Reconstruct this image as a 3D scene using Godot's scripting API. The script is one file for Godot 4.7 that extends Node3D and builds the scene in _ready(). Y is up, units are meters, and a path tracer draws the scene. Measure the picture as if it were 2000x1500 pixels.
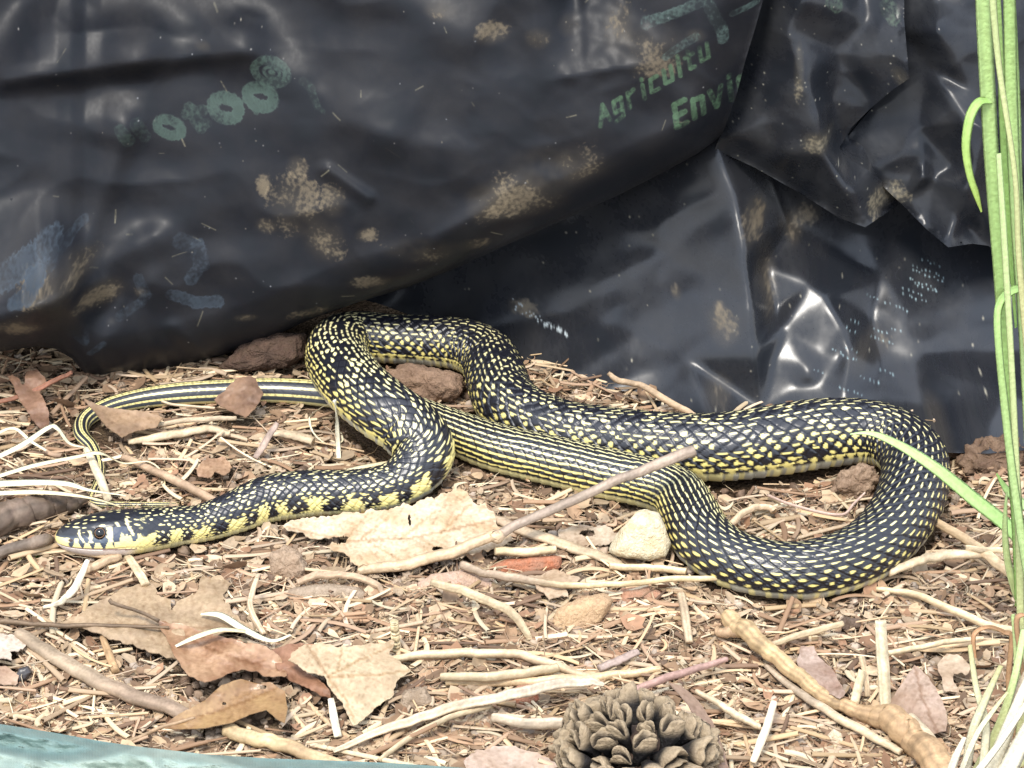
extends Node3D

# ---------------------------------------------------------------- camera numbers
const FOV := 16.0
const PITCH := 32.0
const DIST := 1.227
const SUN_FROM := Vector3(-0.16, 0.89, 0.40)
var TF := tan(deg_to_rad(FOV) / 2.0)
var cam_at := Vector3(0, DIST * sin(deg_to_rad(PITCH)), DIST * cos(deg_to_rad(PITCH)))
var fwd := Vector3(0, -sin(deg_to_rad(PITCH)), -cos(deg_to_rad(PITCH)))
var upv := Vector3(0, cos(deg_to_rad(PITCH)), -sin(deg_to_rad(PITCH)))
var rng := RandomNumberGenerator.new()
var n1 := FastNoiseLite.new()
var n2 := FastNoiseLite.new()
var n3 := FastNoiseLite.new()
var n4 := FastNoiseLite.new()
var M := {}
var taken := {}
var foot := {}
var leafy := {}

# ---------------------------------------------------------------- small helpers
func ray(px: float, py: float) -> Vector3:
	return fwd + Vector3(1, 0, 0) * ((px - 1000.0) / 750.0 * TF) - upv * ((py - 750.0) / 750.0 * TF)

func g(px: float, py: float, h := 0.0) -> Vector3:      # the point at height h (metres) over the ground
	var d := ray(px, py)
	return cam_at + d * ((h - cam_at.y) / d.y)

func atz(px: float, py: float, z: float) -> Vector3:     # the point on the upright plane z
	var d := ray(px, py)
	return cam_at + d * ((z - cam_at.z) / d.z)

func msize(w: float, p: Vector3) -> float:               # metres of w photo pixels at p
	return w / 750.0 * TF * (p - cam_at).dot(fwd)

func lin(r: float, gg: float, b: float) -> Color:
	return Color(r, gg, b)

func numbered(called: String) -> String:
	var k: int = taken.get(called, -1) + 1
	taken[called] = k
	return called if k == 0 else "%s_%03d" % [called, k]

func tag(o: Node, label: String, category: String, group := "", kind := "") -> void:
	if label:
		o.set_meta("label", label)
	if category:
		o.set_meta("category", category)
	if group:
		o.set_meta("group", group)
	if kind:
		o.set_meta("kind", kind)

func thing(called: String, label: String, category: String, at := Vector3.ZERO, group := "") -> Node3D:
	var o := Node3D.new()
	o.name = numbered(called)
	add_child(o, true)
	o.position = at
	tag(o, label, category, group)
	return o

func hash1(a: int, b: int, c := 0) -> float:
	var h: int = (a * 374761393 + b * 668265263 + c * 2147483647 + 1274126177) & 0x7fffffff
	h = ((h ^ (h >> 13)) * 1274126177) & 0x7fffffff
	h = ((h ^ (h >> 15)) * 2246822519) & 0x7fffffff
	return float((h ^ (h >> 16)) & 0xffffff) / 16777215.0

func spline(c: Array, n: int) -> Array:                   # Catmull-Rom through arrays of numbers
	var out := []
	for i in c.size() - 1:
		var p0: Array = c[maxi(i - 1, 0)]
		var p1: Array = c[i]
		var p2: Array = c[i + 1]
		var p3: Array = c[mini(i + 2, c.size() - 1)]
		var last: bool = i == c.size() - 2
		for s in (n + 1 if last else n):
			var t := float(s) / n
			var v := []
			for k in p1.size():
				var a: float = p0[k]
				var b: float = p1[k]
				var cc: float = p2[k]
				var d: float = p3[k]
				v.append(0.5 * (2.0 * b + (cc - a) * t + (2.0 * a - 5.0 * b + 4.0 * cc - d) * t * t + (3.0 * b - a - 3.0 * cc + d) * t * t * t))
			out.append(v)
	return out

func gh(x: float, z: float) -> float:                     # height of the soil
	return 0.0022 * n1.get_noise_2d(x * 30.0, z * 30.0) + 0.0016 * n1.get_noise_2d(x * 110.0 + 40.0, z * 110.0) + 0.0008 * n2.get_noise_2d(x * 300.0, z * 300.0) - 0.0012

func stepf(a: float, b: float) -> float:
	return 1.0 if b >= a else 0.0

func seg_d(p: Vector2, a: Vector2, b: Vector2) -> float:
	return p.distance_to(Geometry2D.get_closest_point_to_segment(p, a, b))

func mark_foot(p: Vector3, r: float) -> void:
	var k := int(ceil(r / 0.003))
	for i in range(-k, k + 1):
		for j in range(-k, k + 1):
			if Vector2(i, j).length() * 0.003 <= r:
				foot[Vector2i(int(floor(p.x / 0.003)) + i, int(floor(p.z / 0.003)) + j)] = true

func on_leaf(x: float, z: float) -> bool:
	return leafy.has(Vector2i(int(floor(x / 0.003)), int(floor(z / 0.003)))) and rng.randf() < 0.94

func under_foot(x: float, z: float) -> bool:
	return foot.has(Vector2i(int(floor(x / 0.003)), int(floor(z / 0.003))))

# ---------------------------------------------------------------- mesh builder
class MB:
	var V := PackedVector3Array()
	var I := PackedInt32Array()
	var C := PackedColorArray()
	var U := PackedVector2Array()
	func v(p: Vector3, c: Color, uv := Vector2.ZERO) -> int:
		V.append(p)
		C.append(c)
		U.append(uv)
		return V.size() - 1
	func tri(a: int, b: int, c: int) -> void:
		I.append(a)
		I.append(b)
		I.append(c)
	func quad(a: int, b: int, c: int, d: int) -> void:
		I.append_array(PackedInt32Array([a, b, c, a, c, d]))
	func outward(i0: int, around: Vector3) -> void:           # turn the triangles from i0 on so that their fronts face outward
		var s := 0.0
		for t in range(i0, I.size(), 3):
			var a := V[I[t]] - around
			s += a.dot((V[I[t + 2]] - V[I[t]]).cross(V[I[t + 1]] - V[I[t]]))
		if s < 0.0:
			for t in range(i0, I.size(), 3):
				var k := I[t + 1]
				I[t + 1] = I[t + 2]
				I[t + 2] = k
	func normals() -> PackedVector3Array:
		var N := PackedVector3Array()
		N.resize(V.size())
		for t in range(0, I.size(), 3):
			var a := I[t]
			var b := I[t + 1]
			var c := I[t + 2]
			var n := (V[c] - V[a]).cross(V[b] - V[a]) * 1.0e4
			N[a] += n
			N[b] += n
			N[c] += n
		for i in N.size():
			N[i] = N[i].normalized() if N[i].length_squared() > 1e-30 else Vector3.UP
		return N
	func mesh(N := PackedVector3Array()) -> ArrayMesh:
		var arr := []
		arr.resize(Mesh.ARRAY_MAX)
		arr[Mesh.ARRAY_VERTEX] = V
		arr[Mesh.ARRAY_NORMAL] = N if N.size() else normals()
		arr[Mesh.ARRAY_COLOR] = C
		arr[Mesh.ARRAY_TEX_UV] = U
		arr[Mesh.ARRAY_INDEX] = I
		var m := ArrayMesh.new()
		m.add_surface_from_arrays(Mesh.PRIMITIVE_TRIANGLES, arr)
		return m

func put(b: MB, called: String, mat: Material, parent: Node = null, at := Vector3.ZERO) -> MeshInstance3D:
	if at != Vector3.ZERO:
		for i in b.V.size():
			b.V[i] -= at
	var o := MeshInstance3D.new()
	o.mesh = b.mesh()
	o.material_override = mat
	if parent:
		o.name = called
		parent.add_child(o, true)
	else:
		o.name = numbered(called)
		add_child(o, true)
		o.position = at
	return o

# a tube along points; col(i, a) gives its colour; squash flattens it
func tube(b: MB, pts: PackedVector3Array, rad: PackedFloat32Array, sides: int, base: Color, vary := 0.12, squash := 1.0, rough := 0.0, seed_ := 0, tint := PackedColorArray()) -> void:
	var i0 := b.I.size()
	var v0 := b.V.size()
	var n := pts.size()
	var streak := []
	for s in sides:
		streak.append(1.0 + vary * (hash1(s, seed_, 5) * 2.0 - 1.0))
	for i in n:
		var t := (pts[mini(i + 1, n - 1)] - pts[maxi(i - 1, 0)]).normalized()
		var side := t.cross(Vector3.UP)
		side = Vector3.RIGHT if side.length() < 0.05 else side.normalized()
		var up := side.cross(t).normalized()
		var bc: Color = tint[i] if tint.size() else base
		var along := 1.0 + vary * 0.15 * (hash1(i / 2, seed_, 9) * 2.0 - 1.0)
		for s in sides:
			var a := TAU * s / sides
			var r := rad[i] * (1.0 + rough * (hash1(i, s, seed_) * 2.0 - 1.0))
			var k: float = streak[s] * along * (1.0 + 0.5 * vary * (hash1(i, s, seed_ + 3) * 2.0 - 1.0))
			b.v(pts[i] + side * cos(a) * r + up * sin(a) * r * squash, Color(bc.r * k, bc.g * k, bc.b * k), Vector2(float(s) / sides, float(i) / n))
	for i in n - 1:
		for s in sides:
			var q := (s + 1) % sides
			b.quad(v0 + i * sides + s, v0 + i * sides + q, v0 + (i + 1) * sides + q, v0 + (i + 1) * sides + s)
	for e in [0, n - 1]:
		var c := b.v(pts[e], base * 0.75)
		for s in sides:
			var q := (s + 1) % sides
			if e == 0:
				b.tri(c, v0 + q, v0 + s)
			else:
				b.tri(c, v0 + e * sides + s, v0 + e * sides + q)
	var mid := Vector3.ZERO
	for p in pts:
		mid += p / n
	# a tube is turned by its middle ring
	var cen := pts[n / 2]
	var test := i0 + (n / 2 - (1 if n / 2 == n - 1 else 0)) * sides * 6
	var a0 := b.V[b.I[test]]
	var nn := (b.V[b.I[test + 2]] - a0).cross(b.V[b.I[test + 1]] - a0)
	if nn.dot(a0 - cen) < 0.0:
		for t in range(i0, b.I.size(), 3):
			var k := b.I[t + 1]
			b.I[t + 1] = b.I[t + 2]
			b.I[t + 2] = k

# a stalk through [px, py, height mm, half width px]
func stalk_into(b: MB, path: Array, col: Color, col2 := Color(-1, 0, 0), sides := 8, rough := 0.03, squash := 1.0, seed_ := 0, knots := 0.0) -> Vector3:
	var sm := spline(path, 10)
	var pts := PackedVector3Array()
	var rad := PackedFloat32Array()
	var tint := PackedColorArray()
	for i in sm.size():
		var s: Array = sm[i]
		var p0 := g(s[0], s[1], s[2] * 0.001)
		var r := msize(s[3], p0)
		if knots > 0.0:
			r *= 1.0 + knots * pow(absf(sin(i * 0.63 + 2.0 * hash1(seed_, 3))), 6.0) + knots * 0.6 * n2.get_noise_1d(i * 14.0 + seed_)
		var wob := 0.35 * r
		var p := g(s[0], s[1], s[2] * 0.001 + r * squash)
		pts.append(p + Vector3(0, wob * n2.get_noise_2d(i * 3.0, seed_ * 31.0), wob * n2.get_noise_2d(i * 3.0, seed_ * 31.0 + 500.0)))
		rad.append(r)
		var t := float(i) / (sm.size() - 1)
		var cc := col if col2.r < 0.0 else col.lerp(col2, smoothstep(0.35, 0.6, t))
		var kk := 1.0 + 0.3 * n2.get_noise_2d(i * 3.0, seed_ * 13.0)
		if knots > 0.05 and hash1(i, seed_, 44) < 0.22:
			kk *= 0.78
		tint.append(Color(cc.r * kk, cc.g * kk, cc.b * kk))
	tube(b, pts, rad, sides + 4, col, 0.3, squash, rough * 0.35, seed_, tint)
	return pts[0]

func stalk(called: String, label: String, category: String, path: Array, col: Color, col2 := Color(-1, 0, 0), group := "", sides := 8, rough := 0.07, squash := 1.0, knots := 0.0) -> MeshInstance3D:
	var b := MB.new()
	var at := stalk_into(b, path, col, col2, sides, rough, squash, taken.get(called, 0) * 7 + called.length() + int(path[0][0]), knots)
	var o := put(b, called, M.straw, null, Vector3(at.x, 0, at.z))
	tag(o, label, category, group)
	return o

# a flat thing with an outline in photo pixels and its own height field hf(Vector2) in metres
func plate(b: MB, outline: Array, hf: Callable, colf: Callable, step: float, thick: float, ragged := 2.0, holes := [], seed_ := 0) -> void:
	var poly := PackedVector2Array()
	var m := outline.size()
	for i in m:
		var p := Vector2(outline[i][0], outline[i][1])
		var q := Vector2(outline[(i + 1) % m][0], outline[(i + 1) % m][1])
		var k := maxi(1, int(p.distance_to(q) / (step * 0.8)))
		var nor := (q - p).orthogonal().normalized()
		for s in k:
			var r := p.lerp(q, float(s) / k)
			poly.append(r + nor * ragged * (1.2 * n2.get_noise_2d(r.x * 0.9 + seed_, r.y * 0.9) + 0.35 * n2.get_noise_2d(r.x * 6.0, r.y * 6.0 + seed_)) * (0.0 if s == 0 and ragged < 1.0 else 1.0))
	var pts := PackedVector2Array(poly)
	var lo := poly[0]
	var hi := poly[0]
	for p in poly:
		lo = lo.min(p)
		hi = hi.max(p)
	var row := 0
	var y := lo.y
	while y < hi.y:
		var x := lo.x + (step * 0.5 if row % 2 else 0.0)
		while x < hi.x:
			var p := Vector2(x + step * 0.25 * (hash1(int(x), int(y), 1) - 0.5), y + step * 0.25 * (hash1(int(x), int(y), 2) - 0.5))
			if Geometry2D.is_point_in_polygon(p, poly):
				pts.append(p)
			x += step
		y += step * 0.86
		row += 1
	var hp := []
	for h in holes:
		var hpoly := PackedVector2Array()
		for k in 14:
			var a := TAU * k / 14.0
			hpoly.append(Vector2(h[0], h[1]) + Vector2(cos(a) * h[2], sin(a) * h[3]) * (1.0 + 0.45 * (hash1(k, int(h[0]), seed_) - 0.5)))
		hp.append(hpoly)
		pts.append_array(hpoly)
	var idx := Geometry2D.triangulate_delaunay(pts)
	var v0 := b.V.size()
	var cnt := pts.size()
	for p in pts:
		var h: float = hf.call(p)
		b.v(g(p.x, p.y, h), colf.call(p), p * 0.01)
		var gp := b.V[b.V.size() - 1]
		leafy[Vector2i(int(floor(gp.x / 0.003)), int(floor(gp.z / 0.003)))] = true
	if thick > 0.0:
		for i in cnt:
			b.v(b.V[v0 + i] - Vector3(0, thick, 0), Color(b.C[v0 + i].r * 0.8, b.C[v0 + i].g * 0.8, b.C[v0 + i].b * 0.8))
	for t in range(0, idx.size(), 3):
		var c := (pts[idx[t]] + pts[idx[t + 1]] + pts[idx[t + 2]]) / 3.0
		if not Geometry2D.is_point_in_polygon(c, poly):
			continue
		var bad := false
		for h in hp:
			if Geometry2D.is_point_in_polygon(c, h):
				bad = true
		if bad:
			continue
		var i := v0 + idx[t]
		var j := v0 + idx[t + 1]
		var k := v0 + idx[t + 2]
		var nn := (b.V[k] - b.V[i]).cross(b.V[j] - b.V[i])
		if nn.dot(cam_at - b.V[i]) < 0.0:
			var q := j
			j = k
			k = q
		b.tri(i, j, k)
		if thick > 0.0:
			b.tri(i + cnt, k + cnt, j + cnt)
	if thick > 0.0:
		for i in poly.size():
			var j := (i + 1) % poly.size()
			b.quad(v0 + i, v0 + j, v0 + j + cnt, v0 + i + cnt)

# a dry leaf: opts h, amp, curl (mm), tx, ty (mm per 100 px), mid (midrib), col, col2, holes, ragged
func leaf_into(b: MB, outline: Array, o: Dictionary) -> void:
	var c := Vector2.ZERO
	for p in outline:
		c += Vector2(p[0], p[1]) / outline.size()
	var mid: Array = o.get("mid", [])
	var col: Color = o.col
	var col2: Color = o.get("col2", col * 0.75)
	var sd := int(c.x)
	var wide: float = o.get("wide", 40.0)
	var hf := func(p: Vector2) -> float:
		var h: float = o.get("h", 4.0) + o.get("tx", 0.0) * (p.x - c.x) * 0.01 + o.get("ty", 0.0) * (p.y - c.y) * 0.01
		h += o.get("amp", 1.2) * (n1.get_noise_2d(p.x * 0.4 + sd, p.y * 0.7) * 1.5 + 0.12 * n2.get_noise_2d(p.x * 1.8, p.y * 3.0 + sd))
		if mid.size():
			var d := 1e9
			for i in mid.size() - 1:
				d = minf(d, seg_d(p, Vector2(mid[i][0], mid[i][1]), Vector2(mid[i + 1][0], mid[i + 1][1])))
			h += o.get("curl", 0.0) * pow(d / wide, 2.0) - 0.5 * exp(-d * d / 12.0)
		return maxf(h, 0.6) * 0.001
	var cf := func(p: Vector2) -> Color:
		var t := clampf(0.45 + 0.9 * n1.get_noise_2d(p.x * 0.4 + sd * 3.0, p.y * 0.7) + 0.15 * n2.get_noise_2d(p.x * 5.0, p.y * 7.0), 0.0, 1.0)
		var k := col.lerp(col2, t)
		if n2.get_noise_2d(p.x * 9.0 + sd, p.y * 11.0) > 0.5:
			k = Color(k.r * 0.8, k.g * 0.76, k.b * 0.72)
		if mid.size():
			var d := 1e9
			var along := 0.0
			for i in mid.size() - 1:
				var a := Vector2(mid[i][0], mid[i][1])
				var e := Vector2(mid[i + 1][0], mid[i + 1][1])
				var dd := seg_d(p, a, e)
				if dd < d:
					d = dd
					along = (p - a).dot((e - a).normalized()) + i * 300.0
			if d < 2.6:
				k = Color(k.r * 0.7, k.g * 0.62, k.b * 0.55) if o.get("dark_rib", true) else k
			elif absf(fposmod(along - d * 0.9, 31.0) - 15.0) < 1.7:
				k = Color(k.r * 0.86, k.g * 0.83, k.b * 0.8)
		for rb in o.get("ribs", []):
			if seg_d(p, Vector2(rb[0], rb[1]), Vector2(rb[2], rb[3])) < 2.2:
				k = Color(k.r * 0.78, k.g * 0.7, k.b * 0.6)
		return k
	plate(b, outline, hf, cf, o.get("step", 6.0), 0.00025, o.get("ragged", 3.0), o.get("holes", []), sd)

func leaf(called: String, label: String, category: String, outline: Array, o: Dictionary, stem: Array = []) -> void:
	var b := MB.new()
	leaf_into(b, outline, o)
	var at := g(outline[0][0], outline[0][1], 0.0)
	if stem.size():
		var t := thing(called, label, category, at)
		put(b, "leaf_blade", o.get("mat", M.leaf), t)
		var s := MB.new()
		stalk_into(s, stem, o.get("stem_col", Color(0.16, 0.11, 0.07)), Color(-1, 0, 0), 7, 0.08, 1.0, int(stem[0][0]))
		put(s, "leaf_stalk", M.straw, t)
		for n in t.get_children():
			for_shift(n, at)
	else:
		tag(put(b, called, o.get("mat", M.leaf), null, at), label, category)

func for_shift(n: Node3D, at: Vector3) -> void:              # parts were built in world places
	n.position -= at

# a stone: a silhouette in photo pixels blown up to depth (px), rough and faceted
func stone(called: String, label: String, category: String, outline: Array, depth: float, h: float, col: Color, col2: Color, rough: float, facet: float, mat: Material, seed_ := 0) -> void:
	var b := MB.new()
	var c := Vector2.ZERO
	for p in outline:
		c += Vector2(p[0], p[1]) / outline.size()
	var cen := g(c.x, c.y, h * 0.001)
	var right := Vector3.RIGHT
	var back := -fwd
	var na := 72
	var nb := 36
	var per := msize(1.0, cen)
	var i0 := b.I.size()
	for j in nb + 1:
		var be := PI * j / nb
		for i in na:
			var al := TAU * i / na
			var dir := Vector2(cos(al), sin(al))
			var R := 0.0
			for k in outline.size():
				var p := Vector2(outline[k][0], outline[k][1]) - c
				var q := Vector2(outline[(k + 1) % outline.size()][0], outline[(k + 1) % outline.size()][1]) - c
				var hit = Geometry2D.segment_intersects_segment(Vector2.ZERO, dir * 2000.0, p, q)
				if hit != null:
					R = maxf(R, hit.length())
			var sb := pow(sin(be), 0.5)
			var cb := signf(cos(be)) * pow(absf(cos(be)), 0.8)
			var off := right * dir.x * R * sb * per - upv * dir.y * R * sb * per + back * cb * depth * per
			var u := off / (per * 60.0)
			var f := facet * n4.get_noise_3d(u.x * 46.0 + seed_ * 7.0, u.y * 46.0, u.z * 46.0)
			var d := 1.0 + f + rough * (n1.get_noise_3d(u.x * 90.0, u.y * 90.0 + seed_, u.z * 90.0) + 0.5 * n2.get_noise_3d(u.x * 160.0, u.y * 160.0, u.z * 160.0 + seed_))
			var t := clampf(0.5 + 0.8 * n1.get_noise_3d(u.x * 60.0 + seed_ + 9.0, u.y * 60.0, u.z * 60.0) + 0.5 * n2.get_noise_3d(u.x * 240.0, u.y * 240.0, u.z * 240.0), 0.0, 1.0)
			b.v(cen + off * d, col.lerp(col2, t))
	for j in nb:
		for i in na:
			var q := (i + 1) % na
			b.quad(j * na + i, j * na + q, (j + 1) * na + q, (j + 1) * na + i)
	b.outward(i0, cen)
	tag(put(b, called, mat, null, Vector3(cen.x, 0, cen.z)), label, category)

# ---------------------------------------------------------------- materials
func noise_tex(freq: float, kind: int, size := 256, ramp: Array = []) -> NoiseTexture2D:
	var n := FastNoiseLite.new()
	n.seed = 11
	n.noise_type = kind
	n.frequency = freq
	n.fractal_octaves = 4
	var t := NoiseTexture2D.new()
	t.width = size
	t.height = size
	t.seamless = true
	t.noise = n
	if ramp.size():
		var gr := Gradient.new()
		gr.offsets = PackedFloat32Array([0.0, 1.0])
		gr.colors = PackedColorArray([ramp[0], ramp[1]])
		t.color_ramp = gr
	return t

func mat(rough: float, spec: float, tex_scale := 0.0, relief := 0.0, tex: Texture2D = null, bump: Texture2D = null) -> StandardMaterial3D:
	var m := StandardMaterial3D.new()
	m.vertex_color_use_as_albedo = true
	m.roughness = rough
	m.metallic_specular = spec
	m.cull_mode = BaseMaterial3D.CULL_DISABLED
	if tex_scale > 0.0:
		m.uv1_triplanar = true
		m.uv1_world_triplanar = true
		m.uv1_scale = Vector3.ONE * tex_scale
		if tex:
			m.albedo_texture = tex
		if bump:
			m.heightmap_enabled = true
			m.heightmap_texture = bump
			m.heightmap_scale = relief
			m.heightmap_deep_parallax = false
	return m

func make_materials() -> void:
	var grain := noise_tex(0.03, FastNoiseLite.TYPE_SIMPLEX, 256, [Color(0.84, 0.83, 0.81), Color(1, 1, 1)])
	var fine := noise_tex(0.05, FastNoiseLite.TYPE_SIMPLEX)
	M.soil = mat(0.95, 0.25, 26.0, 0.22, grain, fine)
	M.straw = mat(0.6, 0.35, 60.0, 0.006, grain, fine)
	M.leaf = mat(0.55, 0.4, 40.0, 0.012, grain, fine)
	M.leaf.backlight_enabled = true
	M.leaf.backlight = Color(0.12, 0.1, 0.07)
	M.gloss_leaf = mat(0.36, 0.5, 40.0, 0.008, grain, fine)
	M.stone = mat(0.9, 0.3, 50.0, 0.06, grain, fine)
	M.cone = mat(0.8, 0.3, 60.0, 0.04, grain, fine)
	M.grass = mat(0.45, 0.4, 40.0, 0.015, grain, fine)
	M.grass.backlight_enabled = true
	M.grass.backlight = Color(0.5, 0.55, 0.25)
	M.snake = mat(0.36, 0.55)
	M.snake.rim_enabled = false
	M.eye = mat(0.06, 0.6)
	M.litter = mat(0.7, 0.3)
	M.film = mat(0.34, 0.5)

# ---------------------------------------------------------------- the snake
var snake_path := [
	[121, 1046, 6, 5], [127, 1046, 20, 4], [143, 1046, 30, 4], [172, 1044, 38, 3.5], [212, 1041, 43, 3], [258, 1037, 43, 2.5], [300, 1033, 41, 2],
	[345, 1027, 39, 1], [395, 1022, 37, 0], [450, 1005, 40, 0], [520, 977, 45, 0], [600, 966, 46, 0], [690, 962, 43, 0], [765, 950, 45, 0],
	[810, 920, 50, 2], [828, 880, 56, 5], [800, 838, 58, 9], [748, 800, 58, 13], [695, 755, 58, 12], [660, 705, 57, 6], [664, 672, 54, 2],
	[700, 660, 50, 0], [770, 664, 48, 0], [850, 668, 49, 0], [915, 678, 51, 0], [955, 702, 53, 0], [970, 740, 56, 0], [990, 785, 58, 0],
	[1040, 820, 57, 0], [1120, 846, 58, 0], [1250, 866, 62, 0], [1380, 876, 65, 0], [1490, 866, 67, 0], [1600, 849, 67, 0], [1690, 845, 62, 0],
	[1750, 862, 60, 0], [1785, 898, 61, 0], [1785, 950, 63, 0], [1762, 1005, 62, 0], [1718, 1058, 60, 0], [1655, 1095, 58, 0], [1570, 1115, 56, 0],
	[1490, 1110, 55, 0], [1420, 1088, 56, 0], [1372, 1050, 57, 0], [1348, 1005, 54, 0], [1325, 968, 50, 0], [1270, 945, 49, 0], [1180, 925, 49, 0],
	[1075, 900, 48, 0], [970, 875, 46, 0], [890, 845, 42, 0], [800, 808, 36, 0], [720, 785, 31, 0], [650, 771, 27, 0], [540, 763, 25, 0],
	[440, 765, 24, 0], [350, 770, 23, 0], [270, 780, 20, 0], [205, 797, 17.5, 0], [165, 822, 16, 0], [160, 850, 14.5, 0], [182, 876, 12, 0],
	[194, 905, 10, 0], [195, 935, 9.5, 0], [184, 962, 9, 0], [180, 980, 8.5, 0], [210, 986, 8, 0], [260, 987, 7, 0], [320, 986, 5.5, 0], [350, 985, 3, 0]]
const TAIL_Q := 52.3
const PHI_V := 1.75      # where the belly plates begin
var snake_c := PackedVector3Array()
var snake_r := PackedFloat32Array()
var snake_q := PackedFloat32Array()
var snake_px := PackedFloat32Array()

func snake_line() -> void:
	var sm := spline(snake_path, 24)
	for i in sm.size():
		var s: Array = sm[i]
		var p0 := g(s[0], s[1], 0.01)
		var r := msize(maxf(s[2], 1.0), p0)
		snake_c.append(g(s[0], s[1], r * 0.86 + maxf(s[3], 0.0) * 0.001))
		snake_r.append(r)
		snake_q.append(i / 24.0)
		snake_px.append(s[0])
	for i in snake_c.size():
		mark_foot(snake_c[i], snake_r[i] * (0.86 if snake_c[i].y < snake_r[i] * 1.1 else 0.45))

func streak(k: int, j: int, a: float, b: float, q: float, side: float, w: float) -> float:
	# a -1..1 across the scale, b -1..1 along it, side 0 on the back .. 1 at the belly; gives how yellow
	var r1 := hash1(k + 50, j, 1)
	var r2 := hash1(k + 50, j, 2)
	var r3 := hash1(k + 50, j, 3)
	var r4 := hash1(k + 50, j, 4)
	var bar := fposmod(w / 5.2 + 0.3 * side + 0.2 * sin(k * 2.1), 1.0) < 0.36
	var dash_w := 0.1 + 0.05 * r1
	var dash_l := 0.5 + 0.45 * r2
	var blob := 0.0             # chance of a blob instead of a dash
	var none := 0.0             # chance of a plain black scale
	var blob_w := 0.2 + 0.26 * r1
	var blob_l := 0.3 + 0.3 * r2
	var blob_c := -0.45
	if q < 14.0 + 2.0 * (r3 - 0.5):
		blob = (0.66 if bar else 0.18) + 0.4 * maxf(side - 0.2, 0.0)
		none = 0.1 if bar else 0.38
		dash_l *= 0.6
	elif q < 21.5 + 2.0 * (r3 - 0.5):
		blob = (0.5 if bar else 0.12) + 0.25 * side
		none = 0.1 + 0.12 * (1.0 - side)
		dash_l *= 0.8
		blob_l += 0.25 * side
	elif q < 34.0 + 2.5 * (r3 - 0.5):
		blob = (0.4 if bar else 0.12) + 0.5 * smoothstep(0.2, 0.7, side)
		none = 0.2 - 0.1 * side
		blob_w += 0.12 * side
		dash_l *= 0.85
	else:
		var e := smoothstep(43.0, 47.5, q)
		var low := smoothstep(0.4, 0.85, side)
		var wd := lerpf(lerpf(0.11, 0.29, low), 0.12 + 0.10 * side, e) * (0.75 + 0.35 * (b * 0.5 + 0.5)) * (0.85 + 0.3 * r1)
		var ln := lerpf(lerpf(0.64, 0.36, low), 1.25, e)
		var c := lerpf(0.0, 0.05, low)
		if e < 0.5:
			var dd := pow(absf(a) / wd, 2.0) + pow(absf(b - c) / ln, 4.0 - 2.0 * low)
			return 1.0 - smoothstep(0.75, 1.2, dd)
		return (1.0 - smoothstep(wd - 0.06, wd + 0.06, absf(a))) * (1.0 - smoothstep(ln - 0.2, ln, absf(b)))
	if r4 < none:
		return 0.0
	if r4 < none + blob:
		var wob := 0.25 * sin(b * 5.0 + r2 * 9.0) + 0.15 * sin(a * 9.0 + r1 * 20.0)
		var dd := pow((a - 0.35 * (r2 - 0.5) - 0.35 * (r3 - 0.5) * b) / blob_w, 2.0) + pow((b - blob_c) / blob_l, 2.0) + wob
		var v := 1.0 - smoothstep(0.75, 1.2, dd)
		if r3 > 0.6:                                # a tail drawn out of the blob
			v = maxf(v, (1.0 - smoothstep(0.07, 0.13, absf(a))) * smoothstep(-0.4, -0.3, b) * (1.0 - smoothstep(0.4, 0.6, b)))
		return v
	var sh := 0.12 * (r3 - 0.5)
	return (1.0 - smoothstep(dash_w - 0.04, dash_w + 0.05, absf(a - sh))) * (1.0 - smoothstep(dash_l - 0.12, dash_l + 0.08, absf(b + 0.05)))

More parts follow.
